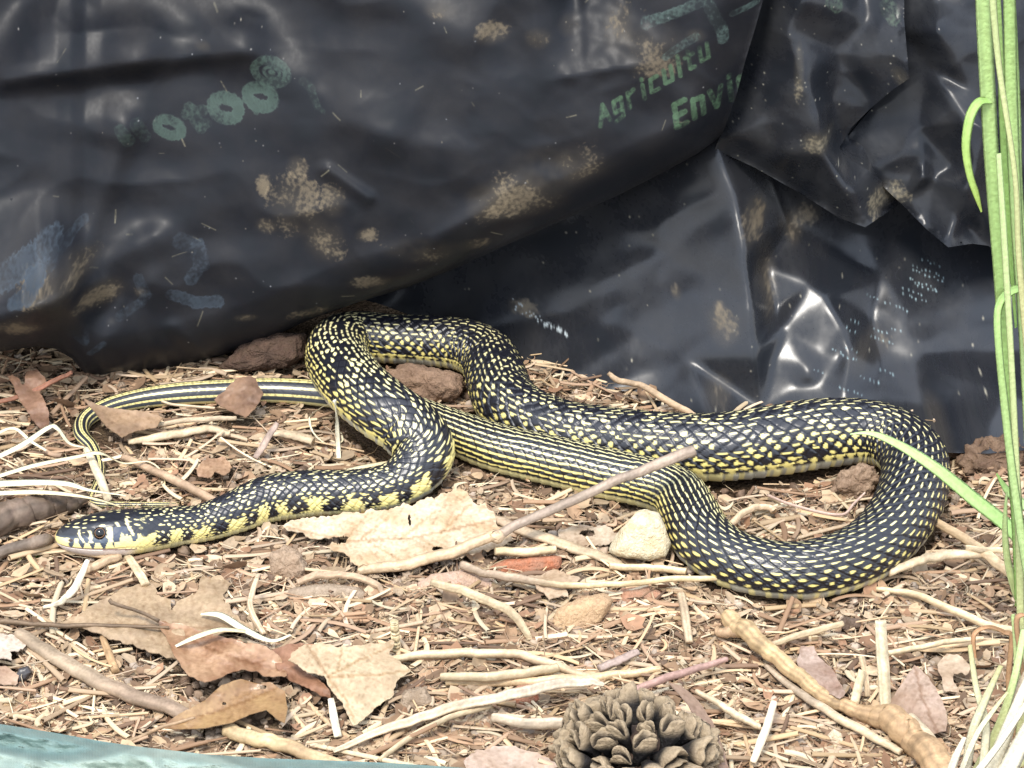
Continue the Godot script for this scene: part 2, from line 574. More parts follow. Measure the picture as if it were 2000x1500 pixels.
func head_colour(x: float, phi: float, base: Color) -> Color:
	# x: photo pixels back from the snout tip, phi degrees from the crown (positive on the near side)
	var f := absf(phi)
	var black := Color(0.012, 0.013, 0.018)
	var blue := Color(0.06, 0.075, 0.105)
	var yellow := Color(0.78, 0.66, 0.25)
	var white := Color(0.72, 0.64, 0.34)
	var jaw := Color(0.66, 0.58, 0.52)
	var c := black
	var mouth := 119.0 - 9.0 * smoothstep(20.0, 0.0, x) + 4.0 * smoothstep(60.0, 130.0, x)
	# crown: black with short pale dashes
	if f < 70.0:
		var cx := int(floor(x / 15.0))
		var cp := int(floor((f + (7.0 if cx % 2 else 0.0)) / 14.0))
		var lx := fposmod(x, 15.0) / 15.0 - 0.5
		var lp := fposmod(f + (7.0 if cx % 2 else 0.0), 14.0) / 14.0 - 0.5
		if hash1(cx, cp, 77) < 0.5 and x > 12.0:
			var s := hash1(cx, cp, 78) - 0.5
			var dd := pow((lp - s * 1.1 * lx) / (0.1 + 0.12 * hash1(cx, cp, 79)), 2.0) + pow(lx / (0.22 + 0.2 * hash1(cx, cp, 80)), 2.0)
			c = c.lerp(white.lerp(yellow, 0.4), 1.0 - smoothstep(0.7, 1.2, dd))
	else:
		c = black.lerp(blue, smoothstep(72.0, 90.0, f))
	# snout
	if x < 9.0 and f > 50.0:
		c = yellow.lerp(Color(0.75, 0.5, 0.2), 0.3)
	if x >= 9.0 and x < 22.0 and f > 84.0:
		c = yellow.lerp(white, 0.4)
	# bars before and behind the eye
	for bar in [[24.0, 5.0, 84.0, 106.0], [36.0, 3.6, 86.0, 100.0], [46.0, 3.0, 60.0, 98.0], [62.0, 4.0, 66.0, 112.0], [94.0, 5.5, 62.0, 112.0], [130.0, 3.4, 40.0, 84.0], [112.0, 2.6, 52.0, 66.0]]:
		var wob := bar[1] * (0.75 + 0.5 * n2.get_noise_2d(f * 3.0, bar[0] * 7.0)) as float
		var across: float = absf(x - bar[0] - 0.16 * (f - 80.0) - 2.0 * sin(f * 0.12 + bar[0]))
		if f > bar[2] - 3.0 and f < bar[3] + 3.0:
			c = c.lerp(white, (1.0 - smoothstep(wob - 1.0, wob + 1.0, across)) * smoothstep(bar[2] - 3.0, bar[2] + 1.0, f) * (1.0 - smoothstep(bar[3] - 1.0, bar[3] + 3.0, f)))
	# cheek
	if x > 98.0 and x < 124.0 and f > 62.0 and f < 104.0:
		c = black.lerp(blue, 0.8)
	# upper lip plates, paler with dark wedge seams
	if f > 100.0 and f <= mouth:
		c = yellow.lerp(white, 0.45)
		var sx := fposmod(x - 20.0, 18.0)
		var wedge := 5.0 * (1.0 - (f - 100.0) / (mouth - 100.0)) + 0.8
		if absf(sx - 9.0) < wedge and x > 26.0 and x < 100.0:
			c = black.lerp(blue, 0.7)
	if x > 108.0 and x < 172.0 and f > 88.0 + 9.0 * sin(x * 0.2) + 12.0 * n2.get_noise_2d(x * 3.0, f):
		c = yellow.lerp(white, 0.25)
	if Vector2(x - 30.0, (f - 92.0) * 0.6).length() < 3.2:
		c = Color(0.05, 0.03, 0.025)
	if f > mouth and f < mouth + 3.4 and x < 150.0:
		c = Color(0.2, 0.12, 0.1)
	elif f >= mouth + 3.0:
		c = jaw if x < 118.0 else jaw.lerp(yellow, smoothstep(118.0, 150.0, x))
		if fposmod(x, 17.0) < 1.2 and x < 120.0:
			c = Color(c.r * 0.85, c.g * 0.82, c.b * 0.82)
	return c.lerp(base, smoothstep(140.0, 168.0, x + 10.0 * n2.get_noise_2d(x * 6.0, f * 3.0)))

func snake() -> void:
	var root := thing("snake", "black and yellow speckled snake lying in loops on the litter, head low at the left", "snake")
	# rings
	var n := snake_c.size()
	var phis := PackedFloat32Array()
	var nd := 132
	for i in nd + 1:
		phis.append(-PHI_V + 2.0 * PHI_V * i / nd)
	var nv := 26
	for i in range(1, nv):
		phis.append(PHI_V + (TAU - 2.0 * PHI_V) * i / nv)
	var K := phis.size()
	var sinp := PackedFloat32Array()
	var cosp := PackedFloat32Array()
	for p in phis:
		sinp.append(sin(p))
		cosp.append(cos(p))
	var V := PackedVector3Array()
	var C := PackedColorArray()
	var w := 0.0
	var seg := 0
	var f := 0.0
	var rings := 0
	var yel := Color(0.72, 0.6, 0.2)
	var pale := Color(0.76, 0.68, 0.35)
	var black := Color(0.011, 0.011, 0.014)
	while seg < n - 1:
		var a := snake_c[seg]
		var e := snake_c[seg + 1]
		var len := a.distance_to(e)
		var c := a.lerp(e, f)
		var r := lerpf(snake_r[seg], snake_r[seg + 1], f)
		var q := lerpf(snake_q[seg], snake_q[seg + 1], f)
		var hx := lerpf(snake_px[seg], snake_px[seg + 1], f) - 121.0
		var t := (snake_c[mini(seg + 2, n - 1)] - snake_c[maxi(seg - 1, 0)]).normalized()
		var side := t.cross(Vector3.UP).normalized()
		var up := side.cross(t).normalized()
		var tail := q > TAIL_Q
		var N := 7 if tail else (19 if q < 34.8 else (17 if q < 47.3 else 15))
		var pitch := maxf((0.72 if tail else (0.39 if q < 34.8 else (0.5 if q < 47.3 else 0.46))) * r, 0.0016)
		var per := 8.0
		var ishead := q < 8.0
		var step := minf(pitch / per, 0.0011)
		if q < 7.5:
			step = 0.00032
		var amp := r * (0.065 if not tail else 0.025) * (1.0 - 0.8 * (1.0 - smoothstep(5.0, 8.5, q)))
		var wx := 1.04
		if ishead:
			wx = lerpf(1.18, 1.04, smoothstep(5.0, 8.0, q))
		for i in K:
			var phi := phis[i]
			var h := 0.0
			var col := black
			if absf(phi) <= PHI_V + 0.0001:
				var rho := phi / PHI_V * N * 0.5 + 0.22 * n1.get_noise_2d(w * 9.0, phi * 40.0)
				var wn := w + 0.3 * n1.get_noise_2d(w * 7.0 + 300.0, phi * 34.0)
				var k0 := int(floor(rho))
				var k := k0
				var j := 0
				var la := 0.0
				var lb := 0.0
				var best := 1e9
				for kk in [k0, k0 + 1]:
					var off := 0.5 if kk & 1 else 0.0
					var jj := int(round(wn - off))
					var aa: float = rho - kk
					var bb := (wn - off - jj) * 2.0
					var m := absf(aa) + absf(bb)
					if m < best:
						best = m
						k = kk
						j = jj
						la = aa
						lb = bb
				var edge := smoothstep(0.0, 0.22, 1.0 - best)
				h = amp * (0.15 + 0.85 * (lb * 0.5 + 0.5)) * edge
				var sd := absf(rho) / (N * 0.5)
				if tail:
					var lines := 0.0
					for lp in [0.0, 0.62, 1.2]:
						lines = maxf(lines, 1.0 - smoothstep(0.075, 0.115, absf(absf(phi) - lp - 0.13)))
					lines *= 0.55 + 0.45 * smoothstep(-0.8, -0.4, sin(w * TAU + k * PI))
					var grey := Color(0.02, 0.022, 0.027) if sd < 0.7 else Color(0.05, 0.055, 0.065)
					col = grey.lerp(pale.lerp(yel, 0.6), lines)
				else:
					var y := streak(k, j, la, lb, q, sd, w)
					col = black.lerp(pale.lerp(yel, smoothstep(0.25, 0.75, sd)), y)
					# the flanks of the neck and fore body are yellow with black blotches
					var flank := smoothstep(0.58, 0.7, sd + 0.16 * (hash1(k, j, 8) - 0.5)) * (1.0 - smoothstep(12.0, 19.0, q))
					if flank > 0.5:
						var bl := sin(w * 1.7 + 0.9 * sin(w * 0.43) + 1.5 * sd) + 1.3 * (hash1(k, j, 6) - 0.5) - 1.2 * (sd - 0.85) + 0.3 * sin(la * 7.0 + k)
						col = yel.lerp(pale, 0.25).lerp(black, smoothstep(-0.08, 0.04, bl))
						if bl > 0.04 and hash1(k, j, 15) < 0.35 and absf(la) + absf(lb + 0.3) < 0.4:
							col = pale
						col = Color(col.r * (0.55 + 0.45 * edge), col.g * (0.55 + 0.45 * edge), col.b * (0.6 + 0.4 * edge))
					elif sd > 0.92 and q > 16.0 and q < 35.0:
						# lowest row: pale edge
						if hash1(k, j, 4) < 0.75 and la * signf(phi) > -0.35:
							col = yel
			else:
				var vw := w * (1.0 if not tail else 1.0)
				var fr := fposmod(vw, 1.0)
				var pl := int(floor(vw))
				h = amp * 0.9 * (0.2 + 0.8 * fr) * smoothstep(0.0, 0.12, 1.0 - fr)
				var dv := absf(phi) - PHI_V if phi > 0.0 and phi < PI else (TAU - phi) - PHI_V
				var yb := Color(0.66, 0.58, 0.27)
				var gy := Color(0.22, 0.235, 0.26)
				var mark := smoothstep(0.3, 0.5, hash1(pl, 3, 3) + 0.4 * sin(fr * 6.0 + pl)) * smoothstep(0.05, 0.12, dv) * (1.0 - smoothstep(0.4, 0.7, dv))
				mark *= 1.0 - smoothstep(45.0, 48.0, q)
				if q < 12.0:
					mark *= 0.3
				col = yb.lerp(gy, mark * 0.75)
				if fr > 0.9:
					col = Color(col.r * 0.8, col.g * 0.8, col.b * 0.8)
			if ishead:
				var pd := rad_to_deg(phi if phi <= PI else phi - TAU) + 26.0 * (1.0 - smoothstep(110.0, 240.0, hx))
				if hx < 172.0:
					col = head_colour(hx, pd, col)
				# brow ridge, mouth groove
				if absf(pd) > 118.0 and absf(pd) < 122.0 and hx < 150.0:
					h -= r * 0.03
				h += r * 0.09 * exp(-pow((absf(pd) - 52.0) / 13.0, 2.0)) * smoothstep(35.0, 65.0, hx) * (1.0 - smoothstep(105.0, 135.0, hx))
				h -= r * 0.05 * exp(-pow((absf(pd) - 80.0) / 16.0, 2.0)) * smoothstep(20.0, 50.0, hx) * (1.0 - smoothstep(75.0, 95.0, hx))
			var cy := cosp[i]
			if cy < -0.55 and q > 7.0:
				cy = -0.55 - 0.62 * (-cy - 0.55)
			elif ishead and cy > 0.0:
				cy *= 0.93
			var o := side * (sinp[i] * wx) + up * cy
			V.append(c + o * (r + h))
			C.append(col)
		rings += 1
		w += step / pitch
		var go := step
		while seg < n - 1:
			var left := (1.0 - f) * snake_c[seg].distance_to(snake_c[seg + 1])
			if go < left:
				f += go / maxf(snake_c[seg].distance_to(snake_c[seg + 1]), 1e-9)
				break
			go -= left
			seg += 1
			f = 0.0
	var b := MB.new()
	b.V = V
	b.C = C
	b.U.resize(V.size())
	var I := PackedInt32Array()
	I.resize((rings - 1) * K * 6)
	var p := 0
	for i in rings - 1:
		for s in K:
			var s2 := (s + 1) % K
			var a := i * K + s
			var a2 := i * K + s2
			I[p] = a
			I[p + 1] = a2
			I[p + 2] = a2 + K
			I[p + 3] = a
			I[p + 4] = a2 + K
			I[p + 5] = a + K
			p += 6
	b.I = I
	for e in [0, rings - 1]:
		var cc := Vector3.ZERO
		for s in K:
			cc += b.V[e * K + s] / K
		var ci := b.v(cc, b.C[e * K])
		for s in K:
			if e == 0:
				b.tri(ci, (s + 1) % K, s)
			else:
				b.tri(ci, e * K + s, e * K + (s + 1) % K)
	# one test decides which way the faces look
	var ta := (rings / 2) * K
	var nn := (b.V[ta + 1 + K] - b.V[ta]).cross(b.V[ta + 1] - b.V[ta])
	var mid := Vector3.ZERO
	for s in K:
		mid += b.V[ta + s] / K
	if nn.dot(b.V[ta] - mid) < 0.0:
		for t in range(0, b.I.size(), 3):
			var k := b.I[t + 1]
			b.I[t + 1] = b.I[t + 2]
			b.I[t + 2] = k
	print("snake rings ", rings, " verts ", b.V.size())
	put(b, "body", M.snake, root)
	# eyes
	for s: float in [1.0, -1.0]:
		var i := 0
		while snake_px[i] < 199.0:
			i += 1
		var t := (snake_c[i + 1] - snake_c[i - 1]).normalized()
		var sd := t.cross(Vector3.UP).normalized() * s
		var up := sd.cross(t).normalized() * s
		var ph := deg_to_rad(49.0 if s > 0.0 else 99.0)
		var nor := (sd * sin(ph) + up * cos(ph)).normalized()
		var r := snake_r[i]
		var er := r * 0.33
		var at := snake_c[i] + (sd * sin(ph) * 1.14 + up * cos(ph) * 0.95) * r * 0.99 - nor * er * 0.45
		var ball := SphereMesh.new()
		ball.radius = er
		ball.height = er * 2.0
		var eye := MeshInstance3D.new()
		eye.mesh = ball
		eye.name = "eye"
		var em := StandardMaterial3D.new()
		em.albedo_color = Color(0.035, 0.03, 0.03)
		em.roughness = 0.05
		eye.material_override = em
		root.add_child(eye, true)
		eye.position = at
		var tor := TorusMesh.new()
		tor.inner_radius = er * 0.62
		tor.outer_radius = er * 0.70
		var iris := MeshInstance3D.new()
		iris.mesh = tor
		iris.name = "iris"
		var im := StandardMaterial3D.new()
		im.albedo_color = Color(0.5, 0.34, 0.2)
		im.roughness = 0.25
		iris.material_override = im
		eye.add_child(iris, true)
		iris.basis = Basis(Quaternion(Vector3.UP, nor)).scaled(Vector3.ONE)
		iris.position = nor * er * 0.73

# ---------------------------------------------------------------- black plastic
var front_edge := [[-160, 705], [-60, 694], [20, 684], [75, 676], [110, 682], [140, 700], [165, 728], [200, 742], [250, 740], [330, 722], [430, 695], [520, 664], [600, 626], [700, 590], [800, 560], [900, 520], [1000, 474], [1100, 430], [1200, 385], [1300, 335], [1360, 302], [1408, 268]]
var right_edge := [[1408, 268], [1425, 225], [1440, 180], [1455, 120], [1475, 55], [1490, 0], [1505, -60], [1520, -130]]

func poly_y(line: Array, x: float) -> float:
	for i in line.size() - 1:
		if x <= line[i + 1][0]:
			var t: float = (x - line[i][0]) / (line[i + 1][0] - line[i][0])
			return lerpf(line[i][1], line[i + 1][1], t)
	return line[-1][1]

func ridge(p: Vector2, a: Vector2, e: Vector2, w1: float, w2: float, amp: float) -> float:
	# a fold along a-e: w1 its width on the left of the line, w2 on the right
	var d := seg_d(p, a, e)
	var side := (e - a).normalized().cross(p - a)
	var w := lerpf(w1, w2, 0.5 + 0.5 * clampf(side / maxf(d, 1.0), -1.0, 1.0))
	return amp * exp(-d * d / (w * w))

func front_z(p: Vector2) -> float:
	var e := maxf(poly_y(front_edge, p.x) - p.y, 0.0)
	var z := 2.0
	var R := 85.0
	if e < R:
		z -= 20.0 * (1.0 - sqrt(maxf(0.0, 1.0 - pow(1.0 - e / R, 2.0))))
	z -= 0.045 * maxf(e - R, 0.0) + 0.00007 * pow(maxf(e - 120.0, 0.0), 2.0)
	var rx := 1408.0 + (268.0 - p.y) * 0.29 - p.x
	if rx < 90.0:
		z -= 14.0 * pow(1.0 - maxf(rx, 0.0) / 90.0, 2.0)
	z -= 14.0 * smoothstep(900.0, 1450.0, p.x)
	var z0 := -28.0
	# folds (mm towards the viewer)
	z += ridge(p, Vector2(20, 150), Vector2(260, 120), 90, 26, 9.0)
	z += ridge(p, Vector2(260, 120), Vector2(470, 98), 80, 24, 6.0)
	z += ridge(p, Vector2(470, 95), Vector2(760, 260), 60, 45, 3.5)
	z += ridge(p, Vector2(520, 0), Vector2(620, 150), 60, 80, -3.0)
	z += ridge(p, Vector2(900, 70), Vector2(660, -40), 45, 45, 3.0)
	z += ridge(p, Vector2(240, 250), Vector2(130, 560), 34, 70, 6.0)
	z += ridge(p, Vector2(200, 300), Vector2(160, 430), 44, 44, -4.0)
	z += ridge(p, Vector2(60, 600), Vector2(300, 470), 30, 50, 4.0)
	z += ridge(p, Vector2(-40, 640), Vector2(190, 560), 24, 34, 4.0)
	z += ridge(p, Vector2(200, 690), Vector2(290, 560), 34, 60, 4.5)
	z += ridge(p, Vector2(340, 640), Vector2(400, 690), 12, 16, 1.4)
	z += ridge(p, Vector2(-50, 160), Vector2(100, -100), 60, 60, -8.0)
	z += ridge(p, Vector2(640, 330), Vector2(720, 385), 10, 16, 2.2)
	z += ridge(p, Vector2(660, 250), Vector2(900, 300), 30, 60, 2.0)
	z += ridge(p, Vector2(1000, 60), Vector2(1060, 300), 50, 60, -3.0)
	z += ridge(p, Vector2(850, 470), Vector2(1010, 360), 14, 18, 1.2)
	# the shiny pocket near the top: a shelf that tips up and drops off below
	var sx := smoothstep(1040.0, 1125.0, p.x) * (1.0 - smoothstep(1200.0, 1330.0, p.x))
	var lip := 146.0 - 0.16 * (p.x - 1130.0)
	var sy := p.y - lip
	var q := Vector2(p.x, minf(p.y, lip))
	var goal := mirror_z(q, 1180.0, 138.0, z0 + 15.0) + 0.8 * n3.get_noise_2d(p.x * 0.5, p.y * 0.5)
	var keep := smoothstep(-290.0, -150.0, sy) * (1.0 if sy < 0.0 else exp(-pow(sy / 44.0, 2.0)))
	z = lerpf(z, goal, sx * keep)
	z += ridge(p, Vector2(1150, 120), Vector2(1145, -60), 10, 26, 0.9)
	z += ridge(p, Vector2(1210, 20), Vector2(1290, 90), 16, 30, 1.0)
	# crinkles
	z += 28.0 * (1.0 - smoothstep(60.0, 240.0, p.x)) * (1.0 - smoothstep(60.0, 330.0, e))
	z += creases(p) + 0.9 * n3.get_noise_2d(p.x * 0.16, p.y * 0.22) + 0.07 * n1.get_noise_2d(p.x * 0.9 + 90.0, p.y * 1.1)
	return z * 0.001

func creases(p: Vector2) -> float:                       # fine sharp folds of thin film, mm
	return -2.0 * absf(n3.get_noise_2d(p.x * 0.10 + p.y * 0.05, p.y * 0.16 + 40.0)) - 0.9 * absf(n1.get_noise_2d(p.x * 0.16 - p.y * 0.1, p.y * 0.2 + 500.0)) * smoothstep(-0.1, 0.3, n3.get_noise_2d(p.x * 0.08, p.y * 0.08 + 900.0))

func mirror_z(p: Vector2, ax: float, ay: float, az: float) -> float:
	# a flat facet through (ax, ay) at depth az (mm) that lies so that it shines towards the viewer
	var a := atz(ax, ay, az * 0.001)
	var n := (SUN_FROM.normalized() + (cam_at - a).normalized()).normalized()
	var d := ray(p.x, p.y)
	return (cam_at + d * ((a - cam_at).dot(n) / d.dot(n))).z * 1000.0

class Facets:
	var P := PackedVector2Array()
	var Z := PackedFloat32Array()
	var T := PackedInt32Array()
	func _init(list: Array) -> void:
		for c in list:
			P.append(Vector2(c[0], c[1]))
			Z.append(c[2])
		T = Geometry2D.triangulate_delaunay(P)
	func one(p: Vector2) -> float:
		for t in range(0, T.size(), 3):
			var a := P[T[t]]
			var b := P[T[t + 1]]
			var c := P[T[t + 2]]
			var d := (b.y - c.y) * (a.x - c.x) + (c.x - b.x) * (a.y - c.y)
			if absf(d) < 1e-6:
				continue
			var u := ((b.y - c.y) * (p.x - c.x) + (c.x - b.x) * (p.y - c.y)) / d
			var v := ((c.y - a.y) * (p.x - c.x) + (a.x - c.x) * (p.y - c.y)) / d
			if u >= -1e-4 and v >= -1e-4 and u + v <= 1.0001:
				return u * Z[T[t]] + v * Z[T[t + 1]] + (1.0 - u - v) * Z[T[t + 2]]
		var best := 1e18
		var z := 0.0
		for i in P.size():
			var dd := P[i].distance_squared_to(p)
			if dd < best:
				best = dd
				z = Z[i]
		return z
	func at(p: Vector2, soft: float) -> float:
		var s := one(p) * 2.0
		for k in 6:
			s += one(p + Vector2(soft, 0).rotated(TAU * k / 6.0))
		for k in 6:
			s += 0.5 * one(p + Vector2(soft * 2.0, 0).rotated(TAU * k / 6.0 + 0.5))
		return s / 11.0

func film(called: String, outline: Array, zf: Callable, step: float, hem: Array, hem_r: float, material: Material, parent: Node3D, uvo: Vector2, uvs: Vector2) -> void:
	var b := MB.new()
	var poly := PackedVector2Array()
	for i in outline.size():
		var p := Vector2(outline[i][0], outline[i][1])
		var q := Vector2(outline[(i + 1) % outline.size()][0], outline[(i + 1) % outline.size()][1])
		var k := maxi(1, int(p.distance_to(q) / (step * 0.9)))
		for s in k:
			poly.append(p.lerp(q, float(s) / k))
	var pts := PackedVector2Array(poly)
	var lo := poly[0]
	var hi := poly[0]
	for p in poly:
		lo = lo.min(p)
		hi = hi.max(p)
	var y := lo.y + step * 0.4
	var row := 0
	while y < hi.y:
		var x := lo.x + (step * 0.5 if row % 2 else 0.0)
		while x < hi.x:
			var p := Vector2(x, y)
			if Geometry2D.is_point_in_polygon(p, poly):
				pts.append(p + Vector2(0.1 * sin(x), 0.1 * cos(y * 1.3)))
			x += step
		y += step * 0.87
		row += 1
	for p in pts:
		var z: float = zf.call(p)
		var w := atz(p.x, p.y, z)
		b.v(w, Color.WHITE, Vector2((w.x - uvo.x) / uvs.x, 1.0 - (w.y - uvo.y) / uvs.y))
	var idx := Geometry2D.triangulate_delaunay(pts)
	for t in range(0, idx.size(), 3):
		var c := (pts[idx[t]] + pts[idx[t + 1]] + pts[idx[t + 2]]) / 3.0
		if not Geometry2D.is_point_in_polygon(c, poly):
			continue
		var i := idx[t]
		var j := idx[t + 1]
		var k := idx[t + 2]
		if (b.V[k] - b.V[i]).cross(b.V[j] - b.V[i]).dot(cam_at - b.V[i]) < 0.0:
			b.tri(i, k, j)
		else:
			b.tri(i, j, k)
	# the edge rolls under and goes back behind
	if hem.size():
		var hp := PackedVector2Array()
		for i in hem.size() - 1:
			var p := Vector2(hem[i][0], hem[i][1])
			var q := Vector2(hem[i + 1][0], hem[i + 1][1])
			var k := maxi(1, int(p.distance_to(q) / 8.0))
			for s in k:
				hp.append(p.lerp(q, float(s) / k))
		hp.append(Vector2(hem[-1][0], hem[-1][1]))
		var rows := 8
		var v0 := b.V.size()
		for p in hp:
			var w := atz(p.x, p.y, zf.call(p))
			for r in rows:
				var a := 2.4 * r / (rows - 1)
				var o := Vector3(0, hem_r * 0.55 * (1.0 - cos(a)), -hem_r * (sin(minf(a, PI / 2.0)) + maxf(a - PI / 2.0, 0.0)))
				b.v(w + o, Color.WHITE, Vector2((w.x - uvo.x) / uvs.x, 1.0 - (w.y - uvo.y + o.length()) / uvs.y))
		for i in hp.size() - 1:
			for r in rows - 1:
				var a := v0 + i * rows + r
				b.quad(a, a + rows, a + rows + 1, a + 1)
	put(b, called, material, parent)

# paints what is printed on and stuck to the film: dust, dried mud and worn lettering
class Paint:
	var W: int
	var H: int
	var o: Vector2
	var s: Vector2
	var rgb := PackedFloat32Array()
	var ro := PackedFloat32Array()
	var gloss := 0.45
	var na: PackedByteArray
	var nb: PackedByteArray
	func _init(w: int, h: int, oo: Vector2, ss: Vector2, base: Color, dust: Color, amount: float, seed_: int, dull := 0.22) -> void:
		W = w
		H = h
		o = oo
		s = ss
		na = noise(0.012, seed_)
		nb = noise(0.14, seed_ + 5)
		rgb.resize(W * H * 3)
		ro.resize(W * H)
		for i in W * H:
			var t := clampf((na[i] / 255.0 - 0.3) * 1.4, 0.0, 1.0) * (0.55 + 0.45 * nb[i] / 255.0) * amount
			rgb[i * 3] = lerpf(base.r, dust.r, t)
			rgb[i * 3 + 1] = lerpf(base.g, dust.g, t)
			rgb[i * 3 + 2] = lerpf(base.b, dust.b, t)
			ro[i] = dull + 0.35 * t + 0.06 * nb[i] / 255.0
	func noise(fr: float, sd: int) -> PackedByteArray:
		var n := FastNoiseLite.new()
		n.seed = sd
		n.frequency = fr
		n.fractal_octaves = 4
		return n.get_image(W, H).get_data()
	func tx(p: Vector3) -> Vector2:
		return Vector2((p.x - o.x) / s.x * W, (1.0 - (p.y - o.y) / s.y) * H)
	func blend(i: int, c: Color, t: float, rough: float) -> void:
		rgb[i * 3] = lerpf(rgb[i * 3], c.r, t)
		rgb[i * 3 + 1] = lerpf(rgb[i * 3 + 1], c.g, t)
		rgb[i * 3 + 2] = lerpf(rgb[i * 3 + 2], c.b, t)
		ro[i] = lerpf(ro[i], rough, t)
	func mud(c: Vector2, rx: float, ry: float, col: Color, cut: float) -> void:
		for y in range(maxi(0, int(c.y - ry)), mini(H, int(c.y + ry))):
			for x in range(maxi(0, int(c.x - rx)), mini(W, int(c.x + rx))):
				var d := Vector2((x - c.x) / rx, (y - c.y) / ry).length()
				if d >= 1.0:
					continue
				var i := y * W + x
				var t := (1.0 - d * d) * 0.75 + (nb[i] / 255.0 - 0.5) * 1.1 + (na[i] / 255.0 - 0.5) * 1.9 - cut - 0.08
				blend(i, col, 0.16 * pow(1.0 - d * d, 2.0) * (na[i] / 255.0) * 1.6, 0.5)
				if t > 0.0:
					blend(i, col, minf(t * 0.9, 0.55) * (0.5 + 0.5 * nb[(i * 7) % (W * H)] / 255.0), 0.8)
	func stroke(a: Vector2, b: Vector2, w: float, col: Color, strength: float, rim := 0.35) -> void:
		var lo := a.min(b) - Vector2(w, w)
		var hi := a.max(b) + Vector2(w, w)
		for y in range(maxi(0, int(lo.y)), mini(H, int(hi.y) + 1)):
			for x in range(maxi(0, int(lo.x)), mini(W, int(hi.x) + 1)):
				var p := Vector2(x, y)
				var d := p.distance_to(Geometry2D.get_closest_point_to_segment(p, a, b))
				var i := y * W + x
				d += w * 0.5 * (nb[i] / 255.0 - 0.5)
				if d < w:
					var wear := clampf(1.3 * (nb[i] / 255.0) + 1.6 * (na[i] / 255.0 - 0.5) - 0.1, 0.1, 1.0)
					var e := 1.0 + rim * smoothstep(w * 0.6, w, d)
					blend(i, Color(col.r * e, col.g * e, col.b * e), strength * wear * minf(1.0, (w - d) * 1.2), 0.5)
	func dot(c: Vector2, r: float, col: Color, strength: float) -> void:
		for y in range(maxi(0, int(c.y - r - 1)), mini(H, int(c.y + r + 2))):
			for x in range(maxi(0, int(c.x - r - 1)), mini(W, int(c.x + r + 2))):
				var d := Vector2(x, y).distance_to(c)
				if d < r + 0.5:
					blend(y * W + x, col, strength * clampf(r + 0.5 - d, 0.0, 1.0), 0.6)
	func material() -> StandardMaterial3D:
		var a := PackedByteArray()
		a.resize(W * H * 3)
		var r := PackedByteArray()
		r.resize(W * H * 3)
		for i in W * H:
			a[i * 3] = int(255.0 * pow(rgb[i * 3], 1.0 / 2.2))
			a[i * 3 + 1] = int(255.0 * pow(rgb[i * 3 + 1], 1.0 / 2.2))
			a[i * 3 + 2] = int(255.0 * pow(rgb[i * 3 + 2], 1.0 / 2.2))
			var k := int(255.0 * clampf(ro[i], 0.05, 1.0))
			r[i * 3] = k
			r[i * 3 + 1] = k
			r[i * 3 + 2] = k
		var m := StandardMaterial3D.new()
		m.albedo_texture = ImageTexture.create_from_image(Image.create_from_data(W, H, false, Image.FORMAT_RGB8, a))
		m.roughness = 1.0
		m.roughness_texture = ImageTexture.create_from_image(Image.create_from_data(W, H, false, Image.FORMAT_RGB8, r))
		m.roughness_texture_channel = BaseMaterial3D.TEXTURE_CHANNEL_GREEN
		m.metallic_specular = gloss
		m.cull_mode = BaseMaterial3D.CULL_DISABLED
		m.texture_repeat = true
		return m

const TAN := Color(0.21, 0.165, 0.105)

